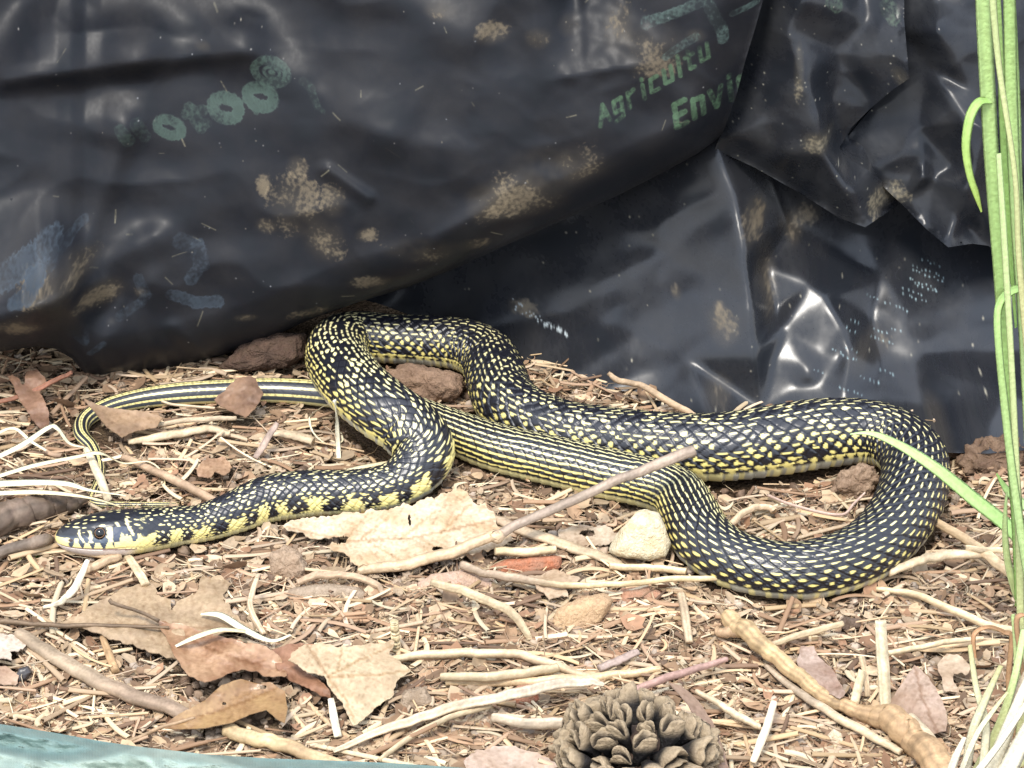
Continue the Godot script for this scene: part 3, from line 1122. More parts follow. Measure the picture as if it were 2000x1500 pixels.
func plastic() -> void:
	var root := thing("plastic_sheet", "crumpled black plastic sheet with faded green print, folded over the heap behind the snake", "plastic sheet")
	# --- front fold
	var fo := Vector2(-0.29, -0.02)
	var fs := Vector2(0.44, 0.28)
	var pa := Paint.new(1320, 840, fo, fs, Color(0.006, 0.0068, 0.0095), Color(0.022, 0.020, 0.020), 0.5, 3, 0.37)
	pa.gloss = 0.29
	var tf := func(x: float, y: float) -> Vector2:
		return pa.tx(atz(x, y, front_z(Vector2(x, y))))
	var k := 1320.0 / 0.44 * msize(1.0, Vector3.ZERO)            # texels of one photo pixel
	for m in [[575, 405, 60, 70, 0.42], [650, 395, 34, 38, 0.5], [630, 465, 50, 60, 0.45], [580, 325, 26, 26, 0.5], [515, 360, 18, 24, 0.5], [520, 440, 26, 20, 0.5],
			[830, 490, 90, 40, 0.46], [920, 478, 40, 22, 0.5], [715, 458, 26, 18, 0.5], [730, 550, 60, 22, 0.55], [620, 610, 60, 24, 0.5], [1010, 390, 110, 60, 0.55], [960, 400, 60, 50, 0.55],
			[1270, 95, 90, 60, 0.4], [1210, 60, 40, 50, 0.48], [1110, 45, 26, 24, 0.45], [1050, 75, 30, 24, 0.52], [1360, 68, 26, 16, 0.45], [860, 18, 40, 22, 0.52], [960, 65, 40, 26, 0.55],
			[110, 570, 90, 40, 0.55], [40, 640, 60, 30, 0.52], [190, 575, 60, 40, 0.6], [275, 570, 18, 14, 0.5], [240, 720, 60, 20, 0.55], [480, 620, 30, 12, 0.55], [1190, 480, 40, 30, 0.6], [395, 90, 20, 14, 0.55], [1090, 330, 120, 60, 0.66]]:
		pa.mud(tf.call(m[0], m[1]), m[2] * k, m[3] * k, TAN, m[4])
	rng.seed = 5
	for i in 110:
		pa.dot(tf.call(rng.randf_range(-80, 1420), rng.randf_range(0, 700)), rng.randf_range(0.3, 1.1), Color(0.24, 0.2, 0.13).lerp(Color(0.3, 0.31, 0.33), rng.randf()), rng.randf_range(0.2, 0.7))
	for i in 34:
		var sp := Vector2(rng.randf_range(0, 1400), rng.randf_range(0, 700))
		var st := Vector2.RIGHT.rotated(rng.randf() * TAU) * rng.randf_range(8, 34)
		pa.stroke(tf.call(sp.x, sp.y), tf.call(sp.x + st.x, sp.y + st.y), rng.randf_range(0.8, 1.5), Color(0.2, 0.18, 0.12), rng.randf_range(0.2, 0.6))
	var grn := Color(0.032, 0.05, 0.041)
	var olive := Color(0.055, 0.10, 0.055)
	var blu := Color(0.026, 0.035, 0.046)
	# first line of print, climbing to the right
	for s in [[235, 255, 250, 275, 13], [265, 242, 282, 266, 12]]:
		pa.stroke(tf.call(s[0], s[1]), tf.call(s[2], s[3]), s[4] * k, grn, 0.5)
	for ring in [[330, 248, 25, 14, 10, grn, 0.65], [440, 210, 26, 20, 12, grn, 0.75], [508, 188, 26, 18, 12, grn, 0.75], [528, 140, 33, 22, 9, grn, 0.8], [530, 141, 16, 10, 4, grn, 0.9], [530, 141, 5, 3, 3, grn, 0.9]]:
		var last := Vector2.ZERO
		for q in 25:
			var a := TAU * q / 24.0
			var pp: Vector2 = Vector2(ring[0], ring[1]) + (Vector2(cos(a) * ring[2], sin(a) * ring[3])).rotated(0.35)
			if q:
				pa.stroke(tf.call(last.x, last.y), tf.call(pp.x, pp.y), ring[4] * k, ring[5], ring[6])
			last = pp
	for s in [[370, 212, 392, 246, 13], [362, 222, 398, 214, 10], [388, 246, 404, 240, 9], [478, 180, 500, 215, 8], [590, 158, 608, 172, 8], [606, 170, 618, 205, 8], [618, 205, 630, 216, 5]]:
		pa.stroke(tf.call(s[0], s[1]), tf.call(s[2], s[3]), s[4] * k, grn, 0.75)
	# second print: agricultu / envir, letters as strokes in a unit box (x right, y up)
	var glyph := {
		"A": [[0.0, 0.0, 0.35, 1.0], [0.35, 1.0, 0.7, 0.0], [0.15, 0.4, 0.55, 0.4]],
		"g": [[0.6, 0.8, 0.1, 0.8], [0.1, 0.8, 0.1, 0.2], [0.1, 0.2, 0.6, 0.2], [0.6, 0.8, 0.6, -0.2], [0.6, -0.2, 0.1, -0.25]],
		"r": [[0.1, 0.0, 0.1, 0.8], [0.1, 0.65, 0.5, 0.8]],
		"i": [[0.15, 0.0, 0.15, 0.75], [0.15, 1.0, 0.15, 1.05]],
		"c": [[0.6, 0.75, 0.15, 0.75], [0.15, 0.75, 0.1, 0.1], [0.1, 0.1, 0.6, 0.05]],
		"u": [[0.1, 0.8, 0.1, 0.1], [0.1, 0.1, 0.6, 0.05], [0.6, 0.8, 0.6, 0.05]],
		"l": [[0.15, 0.0, 0.15, 1.1]],
		"t": [[0.3, 1.0, 0.3, 0.05], [0.05, 0.75, 0.6, 0.75], [0.3, 0.05, 0.6, 0.05]],
		"E": [[0.1, 0.0, 0.1, 1.0], [0.1, 1.0, 0.65, 1.0], [0.1, 0.5, 0.6, 0.5], [0.1, 0.0, 0.65, 0.0]],
		"n": [[0.1, 0.0, 0.1, 0.8], [0.1, 0.8, 0.6, 0.75], [0.6, 0.75, 0.6, 0.0]],
		"v": [[0.05, 0.8, 0.35, 0.0], [0.35, 0.0, 0.65, 0.8]]}
	for word in [["Agricultu", 1172, 246, 33.0, 0.56, 36.0], ["Envir", 1318, 250, 40.0, 0.47, 44.0]]:
		var px: float = word[1]
		var py: float = word[2]
		var dirn := Vector2.RIGHT.rotated(-word[4])
		var upn := Vector2(0.12, -1.0).rotated(-word[4] * 0.5)
		var text: String = word[0]
		for ci in text.length():
			var L: Array = glyph[text[ci]]
			for s in L:
				var a: Vector2 = Vector2(px, py) + dirn * s[0] * word[3] + upn * s[1] * word[5]
				var e: Vector2 = Vector2(px, py) + dirn * s[2] * word[3] + upn * s[3] * word[5]
				pa.stroke(tf.call(a.x, a.y), tf.call(e.x, e.y), (4.6 if word[5] < 40.0 else 6.0) * k, olive, 0.55 if ci == 0 and text.length() > 5 else 0.85)
			var adv: float = word[3] * (0.55 if text[ci] in ["i", "l"] else 0.98)
			px += dirn.x * adv
			py += dirn.y * adv
	# upper print: broad strokes
	for s in [[1385, 10, 1410, 60, 12], [1410, 60, 1412, 74, 12], [1430, 26, 1478, 2, 7], [1260, 45, 1370, 2, 10], [1300, 110, 1360, 70, 8]]:
		pa.stroke(tf.call(s[0], s[1]), tf.call(s[2], s[3]), s[4] * k, Color(0.06, 0.09, 0.08), 0.75)
	# big bluish figures at the lower left
	for s in [[352, 470, 385, 482, 16, 0.4], [385, 482, 392, 515, 17, 0.7], [392, 515, 372, 545, 13, 0.75], [335, 575, 380, 590, 13, 0.8], [380, 590, 425, 588, 13, 0.85], [100, 470, 0, 545, 20, 0.75], [85, 480, 100, 470, 20, 0.8],
			[60, 545, 75, 535, 15, 0.8], [40, 580, 20, 595, 8, 0.7], [75, 535, 55, 565, 14, 0.75], [110, 500, 100, 515, 10, 0.6], [150, 440, 165, 425, 9, 0.6], [128, 470, 135, 462, 10, 0.5], [270, 545, 285, 575, 12, 0.5], [285, 575, 275, 590, 10, 0.55], [270, 592, 232, 618, 9, 0.6],
			[140, 650, 165, 668, 9, 0.4], [168, 640, 168, 668, 5, 0.5], [200, 672, 175, 690, 7, 0.75], [40, 600, 22, 596, 6, 0.6]]:
		pa.stroke(tf.call(s[0], s[1]), tf.call(s[2], s[3]), s[4] * k, blu, s[5])
	var fm := pa.material()
	var outline := front_edge.duplicate()
	outline.append_array(right_edge.slice(1))
	outline.append([700, -130])
	outline.append([-160, -130])
	var hem := front_edge.duplicate()
	hem.append_array(right_edge.slice(1))
	film("front_fold", outline, front_z, 6.5, hem, 0.02, fm, root, fo, fs)
	# --- back panel
	var bo := Vector2(-0.32, -0.02)
	var bs := Vector2(0.62, 0.28)
	var pb := Paint.new(1560, 704, bo, bs, Color(0.009, 0.010, 0.013), Color(0.045, 0.042, 0.04), 0.4, 9)
	var bl := [
		[-300, 560, -100], [-300, 800, -100], [300, 560, -98], [300, 740, -98], [600, 500, -95], [620, 700, -84], [700, 640, -72], [780, 560, -74], [850, 640, -52], [850, 700, -34], [920, 655, -40], [1000, 480, -64], [1000, 706, -17], [1100, 735, -4], [1200, 390, -54], [1200, 768, 10],
		[1100, 620, -34], [1300, 500, -30], [1240, 650, -12], [1300, 792, 20], [1340, 700, 6], [1402, 285, -40], [1400, 850, 46], [1436, 380, -26], [1458, 500, -8], [1470, 600, 4], [1478, 690, 16], [1462, 830, 38],
		[1492, 520, -26], [1514, 610, -14],  [1490, 870, 46],
		[1540, 440, -46], [1570, 870, 46], [1650, 870, 50],
		[1700, 620, -18], [1720, 540, -34], [1800, 470, -50], [1850, 560, -28], [1770, 610, -16], [1790, 700, 4], [1720, 715, 6], [1710, 790, 26], [1800, 795, 28], [1850, 890, 70], [1990, 690, 0], [1960, 600, -22], [1925, 890, 74], [2150, 870, 64], [2150, 700, 2],
		[2150, 400, -60], [1900, 420, -60], [1620, 360, -60], [1500, 330, -56], [1402, 120, -80], [1700, 100, -100], [2150, 0, -120], [1500, -150, -120], [1000, 200, -90], [2150, -150, -140], [300, 300, -120], [-300, 300, -130]]
	for m in [[1580, 552, 0], [1612, 575, 0], [1650, 640, 0], [1662, 690, 0], [1530, 640, 0], [1505, 700, 0], [1484, 800, 0], [1560, 800, 0], [1640, 800, 0], [1560, 700, 0.2], [1600, 690, -2.0], [1640, 700, -3.0], [1580, 730, 1.2], [1600, 750, -1.2], [1650, 765, 1.5], [1555, 755, -1.5]]:
		bl.append([m[0], m[1], mirror_z(Vector2(m[0], m[1]), 1560.0, 800.0, 27.0) + m[2]])
	for m in [[1836, 838, 0], [1900, 800, 0], [1960, 760, 0]]:
		bl.append([m[0], m[1], mirror_z(Vector2(m[0], m[1]), 1840.0, 838.0, 48.0) + m[2]])
	var fb := Facets.new(bl)
	var back_z := func(p: Vector2) -> float:
		return 0.001 * (fb.at(p, 7.0) - 0.4 + 0.8 * creases(p) + 0.6 * n3.get_noise_2d(p.x * 0.2 + 300.0, p.y * 0.25) + 0.06 * n1.get_noise_2d(p.x * 0.9, p.y * 1.1))
	var tb := func(x: float, y: float) -> Vector2:
		return pb.tx(atz(x, y, back_z.call(Vector2(x, y))))
	k = 1560.0 / 0.62 * msize(1.0, Vector3.ZERO)
	for m in [[1490, 500, 30, 60, 0.5], [1500, 560, 26, 60, 0.5], [1410, 640, 40, 40, 0.55], [1405, 600, 16, 16, 0.5], [1400, 760, 40, 30, 0.55], [1320, 570, 14, 16, 0.5], [1550, 440, 26, 30, 0.55], [1830, 812, 26, 22, 0.5], [1020, 600, 40, 16, 0.6], [1560, 420, 60, 26, 0.6], [1690, 690, 60, 30, 0.62], [1470, 430, 40, 40, 0.6]]:
		pb.mud(tb.call(m[0], m[1]), m[2] * k, m[3] * k, TAN, m[4])
	for i in 90:
		pb.dot(tb.call(rng.randf_range(800, 1950), rng.randf_range(300, 840)), rng.randf_range(0.4, 1.1), Color(0.3, 0.27, 0.2), rng.randf_range(0.2, 0.8))
	# rows of pale printed dots
	for row in [[1800, 505, 5], [1782, 518, 8], [1780, 525, 8], [1775, 543, 7], [1785, 552, 6], [1765, 562, 5], [1765, 573, 6], [1730, 590, 6], [1690, 575, 4], [1650, 640, 3], [1660, 625, 3], [1705, 640, 4], [1700, 655, 6], [1640, 690, 5], [1655, 680, 3], [1680, 735, 5], [1640, 755, 6], [1720, 720, 4], [1740, 640, 3], [1590, 720, 3], [1625, 680, 3]]:
		for q in row[2]:
			var pp: Vector2 = Vector2(row[0], row[1]) + Vector2(8.5, 3.2) * (q + rng.randf_range(-0.2, 0.2)) + Vector2(rng.randf_range(-2, 2), rng.randf_range(-2, 2))
			pb.dot(tb.call(pp.x, pp.y), rng.randf_range(0.35, 0.8), Color(0.3, 0.42, 0.44), 0.75)
	for q in 36:
		var tt := q / 35.0
		pb.dot(tb.call(1000 + 110 * tt + rng.randf_range(-6, 6), 592 + 62 * tt + rng.randf_range(-8, 8) * (1.3 - tt)), rng.randf_range(0.5, 1.1), Color(0.4, 0.45, 0.46), 0.8)
	var bm := pb.material()
	film("back_panel", [[-300, 800], [-100, 780], [300, 735], [620, 700], [860, 690], [1000, 722], [1200, 790], [1400, 840], [1475, 862], [1650, 866], [1830, 880], [1850, 884], [1930, 886], [2150, 866], [2150, 300], [1900, 200], [1400, 160], [1000, 240], [300, 320], [-300, 340]], back_z, 8.0, [], 0.0, bm, root, bo, bs)
	# --- middle hanging fold
	var fmid := Facets.new([
		[1380, -140, -70], [1490, -140, -72], [1490, 0, -58], [1440, 150, -50], [1396, 292, -42], [1416, 262, -38], [1425, 215, -46], [1500, 120, -44], [1540, 60, -40], [1570, -140, -62], [1572, 0, -40], [1576, 150, -28], [1600, 215, -22], [1612, 300, -17],
		[1500, 230, -34], [1540, 300, -24], [1500, 280, -32], [1470, 320, -40], [1560, 372, -38], [1640, 425, -26], [1690, 444, -16], [1662, 380, -14], [1766, 392, -44], [1700, 330, -34], [1650, 305, -40], [1640, 285, -44], [1620, 200, -42], [1640, 100, -50], [1700, 214, -44], [1740, 170, -36], [1778, 152, -28], [1772, 100, -36], [1766, 0, -54], [1766, -140, -76], [1660, -140, -80], [1690, 40, -54]])
	var mid_z := func(p: Vector2) -> float:
		return 0.001 * (fmid.at(p, 10.0) + 2.0 + creases(p * 1.3) + 0.6 * n3.get_noise_2d(p.x * 0.3 + 50.0, p.y * 0.3) + 0.1 * n1.get_noise_2d(p.x, p.y + 70.0))
	var mid_low := [[1396, 292], [1470, 325], [1560, 376], [1640, 426], [1690, 444], [1766, 392], [1700, 336], [1652, 306], [1640, 288], [1662, 250], [1700, 212], [1740, 178], [1776, 153], [1766, 40], [1766, -140]]
	var pc := Paint.new(900, 760, Vector2(0.06, 0.05), Vector2(0.26, 0.22), Color(0.009, 0.010, 0.013), Color(0.05, 0.05, 0.05), 0.45, 21)
	pc.gloss = 0.33
	var tc := func(x: float, y: float, zz: Callable) -> Vector2:
		return pc.tx(atz(x, y, zz.call(Vector2(x, y))))
	k = 900.0 / 0.26 * msize(1.0, Vector3.ZERO)
	for m in [[1730, 375, 50, 36, 0.5], [1760, 150, 22, 22, 0.55], [1560, 140, 12, 60, 0.62], [1600, 280, 40, 30, 0.72]]:
		pc.mud(tc.call(m[0], m[1], mid_z), m[2] * k, m[3] * k, Color(0.3, 0.25, 0.16), m[4])
	for s in [[1735, 15, 1742, 28, 16], [1622, 0, 1636, 14, 12]]:
		pc.stroke(tc.call(s[0], s[1], mid_z), tc.call(s[2], s[3], mid_z), s[4] * k, Color(0.06, 0.09, 0.06), 0.8)
	for i in 70:
		pc.dot(tc.call(rng.randf_range(1420, 1760), rng.randf_range(0, 420), mid_z), rng.randf_range(0.6, 1.4), Color(0.3, 0.28, 0.22), rng.randf_range(0.2, 0.7))
	var mm := pc.material()
	var mo := mid_low.duplicate()
	mo.append([1490, -140])
	mo.append([1450, -140])
	mo.append([1425, 215])
	film("middle_fold", mo, mid_z, 5.0, mid_low, 0.018, mm, root, Vector2(0.06, 0.05), Vector2(0.26, 0.22))
	# --- right hanging fold
	var fr := Facets.new([
		[1755, -140, -90], [1762, 60, -66], [1700, 212, -56], [1642, 282, -52], [1690, 330, -42], [1760, 395, -34], [1810, 445, -24], [1852, 481, -8], [1800, 300, -36], [1790, 340, -36], [1795, 250, -44], [1812, 130, -54], [1830, 0, -66], [1812, -140, -90],
		[1832, 60, -46], [1845, -140, -70], [1900, 180, -42], [1870, 210, -34], [1802, 345, -26], [1822, 352, -34], [1872, 420, -16], [1888, 370, -13], [1905, 320, -18], [1930, 250, -26], [1862, 330, -36], [1890, 440, -26], [1915, 400, -20], [1945, 330, -34], [1960, 250, -44],
		[1900, 474, -20], [1925, 478, -26], [1990, 512, -30], [2150, 570, -30], [2150, 300, -50], [2150, -140, -90], [1960, -140, -84], [1970, 60, -60]])
	var right_z := func(p: Vector2) -> float:
		return 0.001 * (fr.at(p, 8.0) + 3.5 + creases(p * 1.3) + 0.5 * n3.get_noise_2d(p.x * 0.3 + 150.0, p.y * 0.3) + 0.08 * n1.get_noise_2d(p.x, p.y + 170.0))
	var low := [[1755, -140], [1764, 60], [1735, 170], [1700, 214], [1642, 284], [1690, 332], [1760, 398], [1810, 448], [1852, 483], [1900, 476], [1930, 480], [1990, 513], [2150, 572]]
	var ro := low.duplicate()
	ro.append([2150, -140])
	film("right_fold", ro, right_z, 5.0, low, 0.02, mm, root, Vector2(0.06, 0.05), Vector2(0.26, 0.22))
	# --- the rest of the sheet over the heap behind
	var b := MB.new()
	for j in 30:
		for i in 60:
			var x := -0.8 + 1.6 * i / 59.0
			var t := j / 29.0
			var p := Vector3(x, 0.245 - 0.06 * t - 0.19 * t * t * t + 0.012 * n1.get_noise_2d(x * 60.0, t * 60.0), -0.045 - 0.07 * smoothstep(0.02, 0.2, x) * (1.0 - t) - 0.6 * t)
			b.v(p, Color.WHITE, Vector2(x, t))
	for j in 29:
		for i in 59:
			var a := j * 60 + i
			b.quad(a, a + 1, a + 61, a + 60)
	put(b, "rear_cover", bm, root)

# ---------------------------------------------------------------- ground
func axis(lo: float, hi: float, step: float, far: float) -> PackedFloat32Array:
	var a := PackedFloat32Array()
	var left := []
	var d := step
	var x := lo
	while x > -far:
		d *= 1.5
		x -= d
		left.append(x)
	left.reverse()
	for v in left:
		a.append(v)
	x = lo
	while x < hi:
		a.append(x)
		x += step
	d = step
	while x < far:
		a.append(x)
		d *= 1.5
		x += d
	return a

func ground() -> void:
	var xs := axis(-0.36, 0.36, 0.0022, 60.0)
	var zs := axis(-0.14, 0.38, 0.0022, 60.0)
	var b := MB.new()
	var nx := xs.size()
	var dark := Color(0.075, 0.048, 0.03)
	var mid := Color(0.17, 0.115, 0.072)
	var pale := Color(0.34, 0.255, 0.175)
	for z in zs:
		for x in xs:
			var far := maxf(absf(x) - 0.4, maxf(z - 0.42, -0.2 - z))
			var y := gh(x, z)
			if far > 0.0:
				y = lerpf(y, -0.002, minf(far * 10.0, 1.0))
			var t := n1.get_noise_2d(x * 90.0 + 7.0, z * 90.0) * 0.8 + n2.get_noise_2d(x * 420.0, z * 420.0) * 0.8 + 0.5
			var c := dark.lerp(mid, clampf(t, 0.0, 1.0)).lerp(pale, clampf(t - 0.55, 0.0, 0.8))
			b.v(Vector3(x, y, z), c)
	for j in zs.size() - 1:
		for i in nx - 1:
			var a := j * nx + i
			b.quad(a, a + 1, a + nx + 1, a + nx)
	var o := put(b, "ground", M.soil)
	tag(o, "brown crumbly soil under the litter", "ground", "", "structure")

# ---------------------------------------------------------------- litter
func straw_mesh(v: int) -> ArrayMesh:
	var b := MB.new()
	var pts := PackedVector3Array()
	var rad := PackedFloat32Array()
	var n := 7
	var bend := [0.0, 0.02, -0.03, 0.06, 0.01, -0.08][v % 6] as float
	for i in n:
		var t := float(i) / (n - 1)
		pts.append(Vector3(t - 0.5, 0.0, bend * 4.0 * t * (1.0 - t)))
		rad.append(0.5 * (1.0 - (0.35 if v % 3 == 1 else 0.1) * t))
	# the piece is one unit long and one unit thick, and set to its size by its place
	var sides := 6
	for i in n:
		for s in sides:
			var a := TAU * s / sides
			var k := 0.82 + 0.3 * hash1(s, v, 4) + 0.12 * hash1(i, s, v)
			var r := rad[i] * (1.0 + 0.12 * (hash1(i, s, v + 9) - 0.5))
			var sq := 0.55 if v % 2 else 0.9
			b.v(pts[i] + Vector3(0.02 * (hash1(s, i, v) - 0.5) if i == 0 or i == n - 1 else 0.0, sin(a) * r * sq, cos(a) * r * 0.0), Color(k, k * (0.97 + 0.03 * hash1(s, 2, v)), k * 0.98))
			b.V[b.V.size() - 1].z += cos(a) * r * 0.05
	for i in n - 1:
		for s in sides:
			var q := (s + 1) % sides
			b.quad(i * sides + s, i * sides + q, (i + 1) * sides + q, (i + 1) * sides + s)
	for e in [0, n - 1]:
		var c := b.v(pts[e], Color(0.5, 0.45, 0.4))
		for s in sides:
			var q := (s + 1) % sides
			if e == 0:
				b.tri(c, s, q)
			else:
				b.tri(c, e * sides + q, e * sides + s)
	b.outward(0, Vector3.ZERO)
	return b.mesh()

const MARKS := [[230, 1100, "below the snake's head"], [330, 1000, "behind the snake's neck"], [320, 900, "inside the tail bend"], [60, 900, "among the pale blades at the left edge"], [290, 1200, "by the long torn leaf"], [100, 1330, "by the thick weathered stalk"], [420, 1420, "by the glossy curled leaf"],
	[690, 1340, "by the angular tan leaf"], [780, 1180, "by the flat stone and tile"], [770, 1040, "by the big pale leaf"], [1040, 1130, "by the orange-red brick"], [1240, 1050, "by the cream stone"], [1000, 1000, "under the long jointed stalk"], [1150, 1210, "by the rounded tan stone"], [980, 1320, "by the long level straw"],
	[860, 1420, "by the bleached split stalk"], [1230, 1400, "by the pine cone"], [1480, 1280, "by the knobbly root"], [1600, 1400, "below the knobbly root"], [1530, 1000, "inside the right loop of the snake"], [1550, 1190, "below the right loop of the snake"], [1730, 1290, "by the upright bright straw"], [1850, 1150, "right of the snake's right loop"],
	[1930, 950, "beyond the snake's right loop"], [1870, 1380, "by the base of the grass"], [1200, 790, "behind the snake under the plastic"], [620, 880, "left of the front coil"]]

func straw_label(a: Vector3, b: Vector3, L: float, tone: int) -> String:
	var pa := pixel(a)
	var pb := pixel(b)
	var mid := (pa + pb) * 0.5
	var near := ""
	var best := 1e9
	for m in MARKS:
		var d := mid.distance_to(Vector2(m[0], m[1]))
		if d < best:
			best = d
			near = m[2]
	var v := pb - pa
	if v.x < 0.0:
		v = -v
	var an := rad_to_deg(atan2(v.y, v.x))
	var how := "lying level" if absf(an) < 14.0 else ("pointing away" if absf(an) > 62.0 else ("slanting down rightwards" if an > 0.0 else "slanting up rightwards"))
	return "%s %s straw piece %s %s" % ["short" if L < 0.025 else ("middling" if L < 0.036 else "long"), ["tan", "pale", "brown", "dark brown", "greyish", "whitish"][tone], how, near]

func pixel(p: Vector3) -> Vector2:
	var d := p - cam_at
	var k := 750.0 / TF / d.dot(fwd)
	return Vector2(1000.0 + d.x * k, 750.0 - d.dot(upv) * k)

func litter() -> void:
	rng.seed = 77
	var tones := [Color(0.56, 0.40, 0.24), Color(0.60, 0.46, 0.29), Color(0.46, 0.32, 0.18), Color(0.34, 0.24, 0.15), Color(0.48, 0.36, 0.24), Color(0.64, 0.52, 0.35), Color(0.36, 0.225, 0.135), Color(0.2, 0.125, 0.08), Color(0.28, 0.17, 0.10), Color(0.42, 0.28, 0.18), Color(0.55, 0.41, 0.28)]
	# places inside the view, nearer the front denser
	var spot := func() -> Vector3:
		var px := rng.randf_range(-60, 2060)
		var py := 690.0 + 860.0 * rng.randf()
		if rng.randf() < 0.3:                     # thinner on all sides beyond the view
			px = rng.randf_range(-500, 2500)
			py = 690.0 + 1100.0 * rng.randf()
		return g(px, py, 0.0)
	# straw: the largest pieces are things, the rest one object
	var meshes := []
	for v in 6:
		meshes.append(straw_mesh(v))
	var mats := []
	for t in tones:
		var m: StandardMaterial3D = M.straw.duplicate()
		m.albedo_color = t.linear_to_srgb()
		mats.append(m)
	var xf := [[], [], [], [], [], []]
	var tint := [[], [], [], [], [], []]
	var made := 0
	var tries := 0
	var singles := 0
	while made < 8800 and tries < 50000:
		tries += 1
		var p: Vector3 = spot.call()
		var big := singles < 130
		var L := rng.randf_range(0.022, 0.05) if big else 0.005 + 0.026 * pow(rng.randf(), 1.8)
		var r := rng.randf_range(0.0005, 0.0012) if big else 0.00022 + 0.0011 * pow(rng.randf(), 1.8)
		if p.z > 0.11 and rng.randf() < 0.4:
			L *= 1.15
		if big and p.z < 0.05:
			L *= 0.7
		var yaw := rng.randf() * PI
		if rng.randf() < 0.45:
			yaw = rng.randfn(0.1, 0.4)
		var d := Vector3(cos(yaw), 0, -sin(yaw))
		var hit := false
		for q in [-0.5, -0.25, 0.0, 0.25, 0.5]:
			var e: Vector3 = p + d * L * q
			if under_foot(e.x, e.z):
				hit = true
		if hit or on_leaf(p.x, p.z):
			continue
		if p.z < -0.03 and p.x < -0.05:
			continue
		var pitch := rng.randfn(0.0, 0.1) * (0.5 if big else 1.0)
		var bs := Basis(Vector3.UP, yaw) * Basis(Vector3.BACK, pitch)
		var y := gh(p.x, p.z) + r * 0.6 + absf(sin(pitch)) * L * 0.42 + rng.randf() * (0.003 if not big else 0.0025)
		bs = bs * Basis.from_scale(Vector3(L, r * 2.0, r * 2.0 / 0.05 if true else 1.0))
		var tr := Transform3D(bs, Vector3(p.x, y, p.z))
		var v := rng.randi() % 6
		if v % 2 == 0 or true:
			# the bend of the mesh lies in z, which is scaled by the thickness: keep it small
			pass
		var c: Color = tones[rng.randi() % tones.size()]
		var name_it := ""
		var tone := rng.randi() % 6
		if big and (absf(pixel(p).x - 1000.0) > 1020.0 or pixel(p).y > 1510.0):
			big = false
		if big:
			name_it = straw_label(p - d * L * 0.5, p + d * L * 0.5, L, tone)
			if taken.has(name_it):
				big = false
			taken[name_it] = 0
		if big:
			var o := MeshInstance3D.new()
			o.mesh = meshes[v]
			o.material_override = mats[tone]
			o.name = numbered("straw_piece")
			add_child(o, true)
			o.transform = tr
			tag(o, name_it, "straw", "loose straw pieces in the litter")
			singles += 1
		else:
			var kk := rng.randf_range(0.6, 1.15)
			xf[v].append(tr)
			tint[v].append(Color(c.r * kk, c.g * kk, c.b * kk))
		made += 1
	for v in 6:
		multi("straw_litter", meshes[v], xf[v], tint[v], "chopped straw bits strewn over the soil", "straw litter")
	# fibres: thin curly rootlets
	for v in 4:
		var b := MB.new()
		var pts := PackedVector3Array()
		var rad := PackedFloat32Array()
		var p := Vector3.ZERO
		var yaw := 0.0
		for i in 12:
			pts.append(p)
			rad.append(0.012 * (1.0 - 0.05 * i))
			yaw += rng.randfn(0.0, 0.4) + 0.15 * (v - 1.5)
			p += Vector3(cos(yaw), rng.randfn(0.0, 0.25), sin(yaw)) * 0.09
		tube(b, pts, rad, 4, Color(1, 1, 1), 0.15, 1.0, 0.0, v)
		var xs := []
		var cs := []
		for i in 1900:
			var q: Vector3 = spot.call()
			if under_foot(q.x, q.z) or on_leaf(q.x, q.z) or (q.z < -0.03 and q.x < -0.05):
				continue
			var L := rng.randf_range(0.006, 0.02)
			var yw := rng.randf() * TAU
			var e := q + Vector3(cos(yw), 0, -sin(yw)) * L
			if under_foot(e.x, e.z):
				continue
			xs.append(Transform3D(Basis(Vector3.UP, yw) * Basis.from_scale(Vector3.ONE * L), Vector3(q.x, gh(q.x, q.z) + rng.randf_range(0.0005, 0.004), q.z)))
			var c: Color = tones[rng.randi() % tones.size()]
			var kk := rng.randf_range(0.5, 1.2)
			cs.append(Color(c.r * kk, c.g * kk, c.b * kk))
		multi("rootlets", b.mesh(), xs, cs, "fine dry rootlets tangled over the soil", "rootlets")
	# flakes of leaf and bark
	for v in 5:
		var b := MB.new()
		var i0 := 0
		var c0 := b.v(Vector3(0, 0.06, 0), Color(1, 1, 1))
		var nn := 9
		for ring in [0.5, 1.0]:
			for s in nn:
				var a := TAU * s / nn
				var r: float = 0.5 * ring * (0.7 + 0.6 * hash1(s, v, 21))
				var x := cos(a) * r
				var z := sin(a) * r * (0.45 + 0.12 * v)
				b.v(Vector3(x, 0.35 * x * x * (v - 1.0) * 0.5 + 0.06 * (hash1(s, v, 22) - 0.5) + 0.5 * z * z, z), Color.WHITE * (0.75 + 0.4 * hash1(s, int(ring * 2), v)))
		for s in nn:
			var q := (s + 1) % nn
			b.tri(c0, 1 + s, 1 + q)
			b.quad(1 + s, 1 + nn + s, 1 + nn + q, 1 + q)
		if (b.V[b.I[2]] - b.V[b.I[0]]).cross(b.V[b.I[1]] - b.V[b.I[0]]).y < 0.0:
			for t in range(0, b.I.size(), 3):
				var kx := b.I[t + 1]
				b.I[t + 1] = b.I[t + 2]
				b.I[t + 2] = kx
		var me := b.mesh()
		var xs := []
		var cs := []
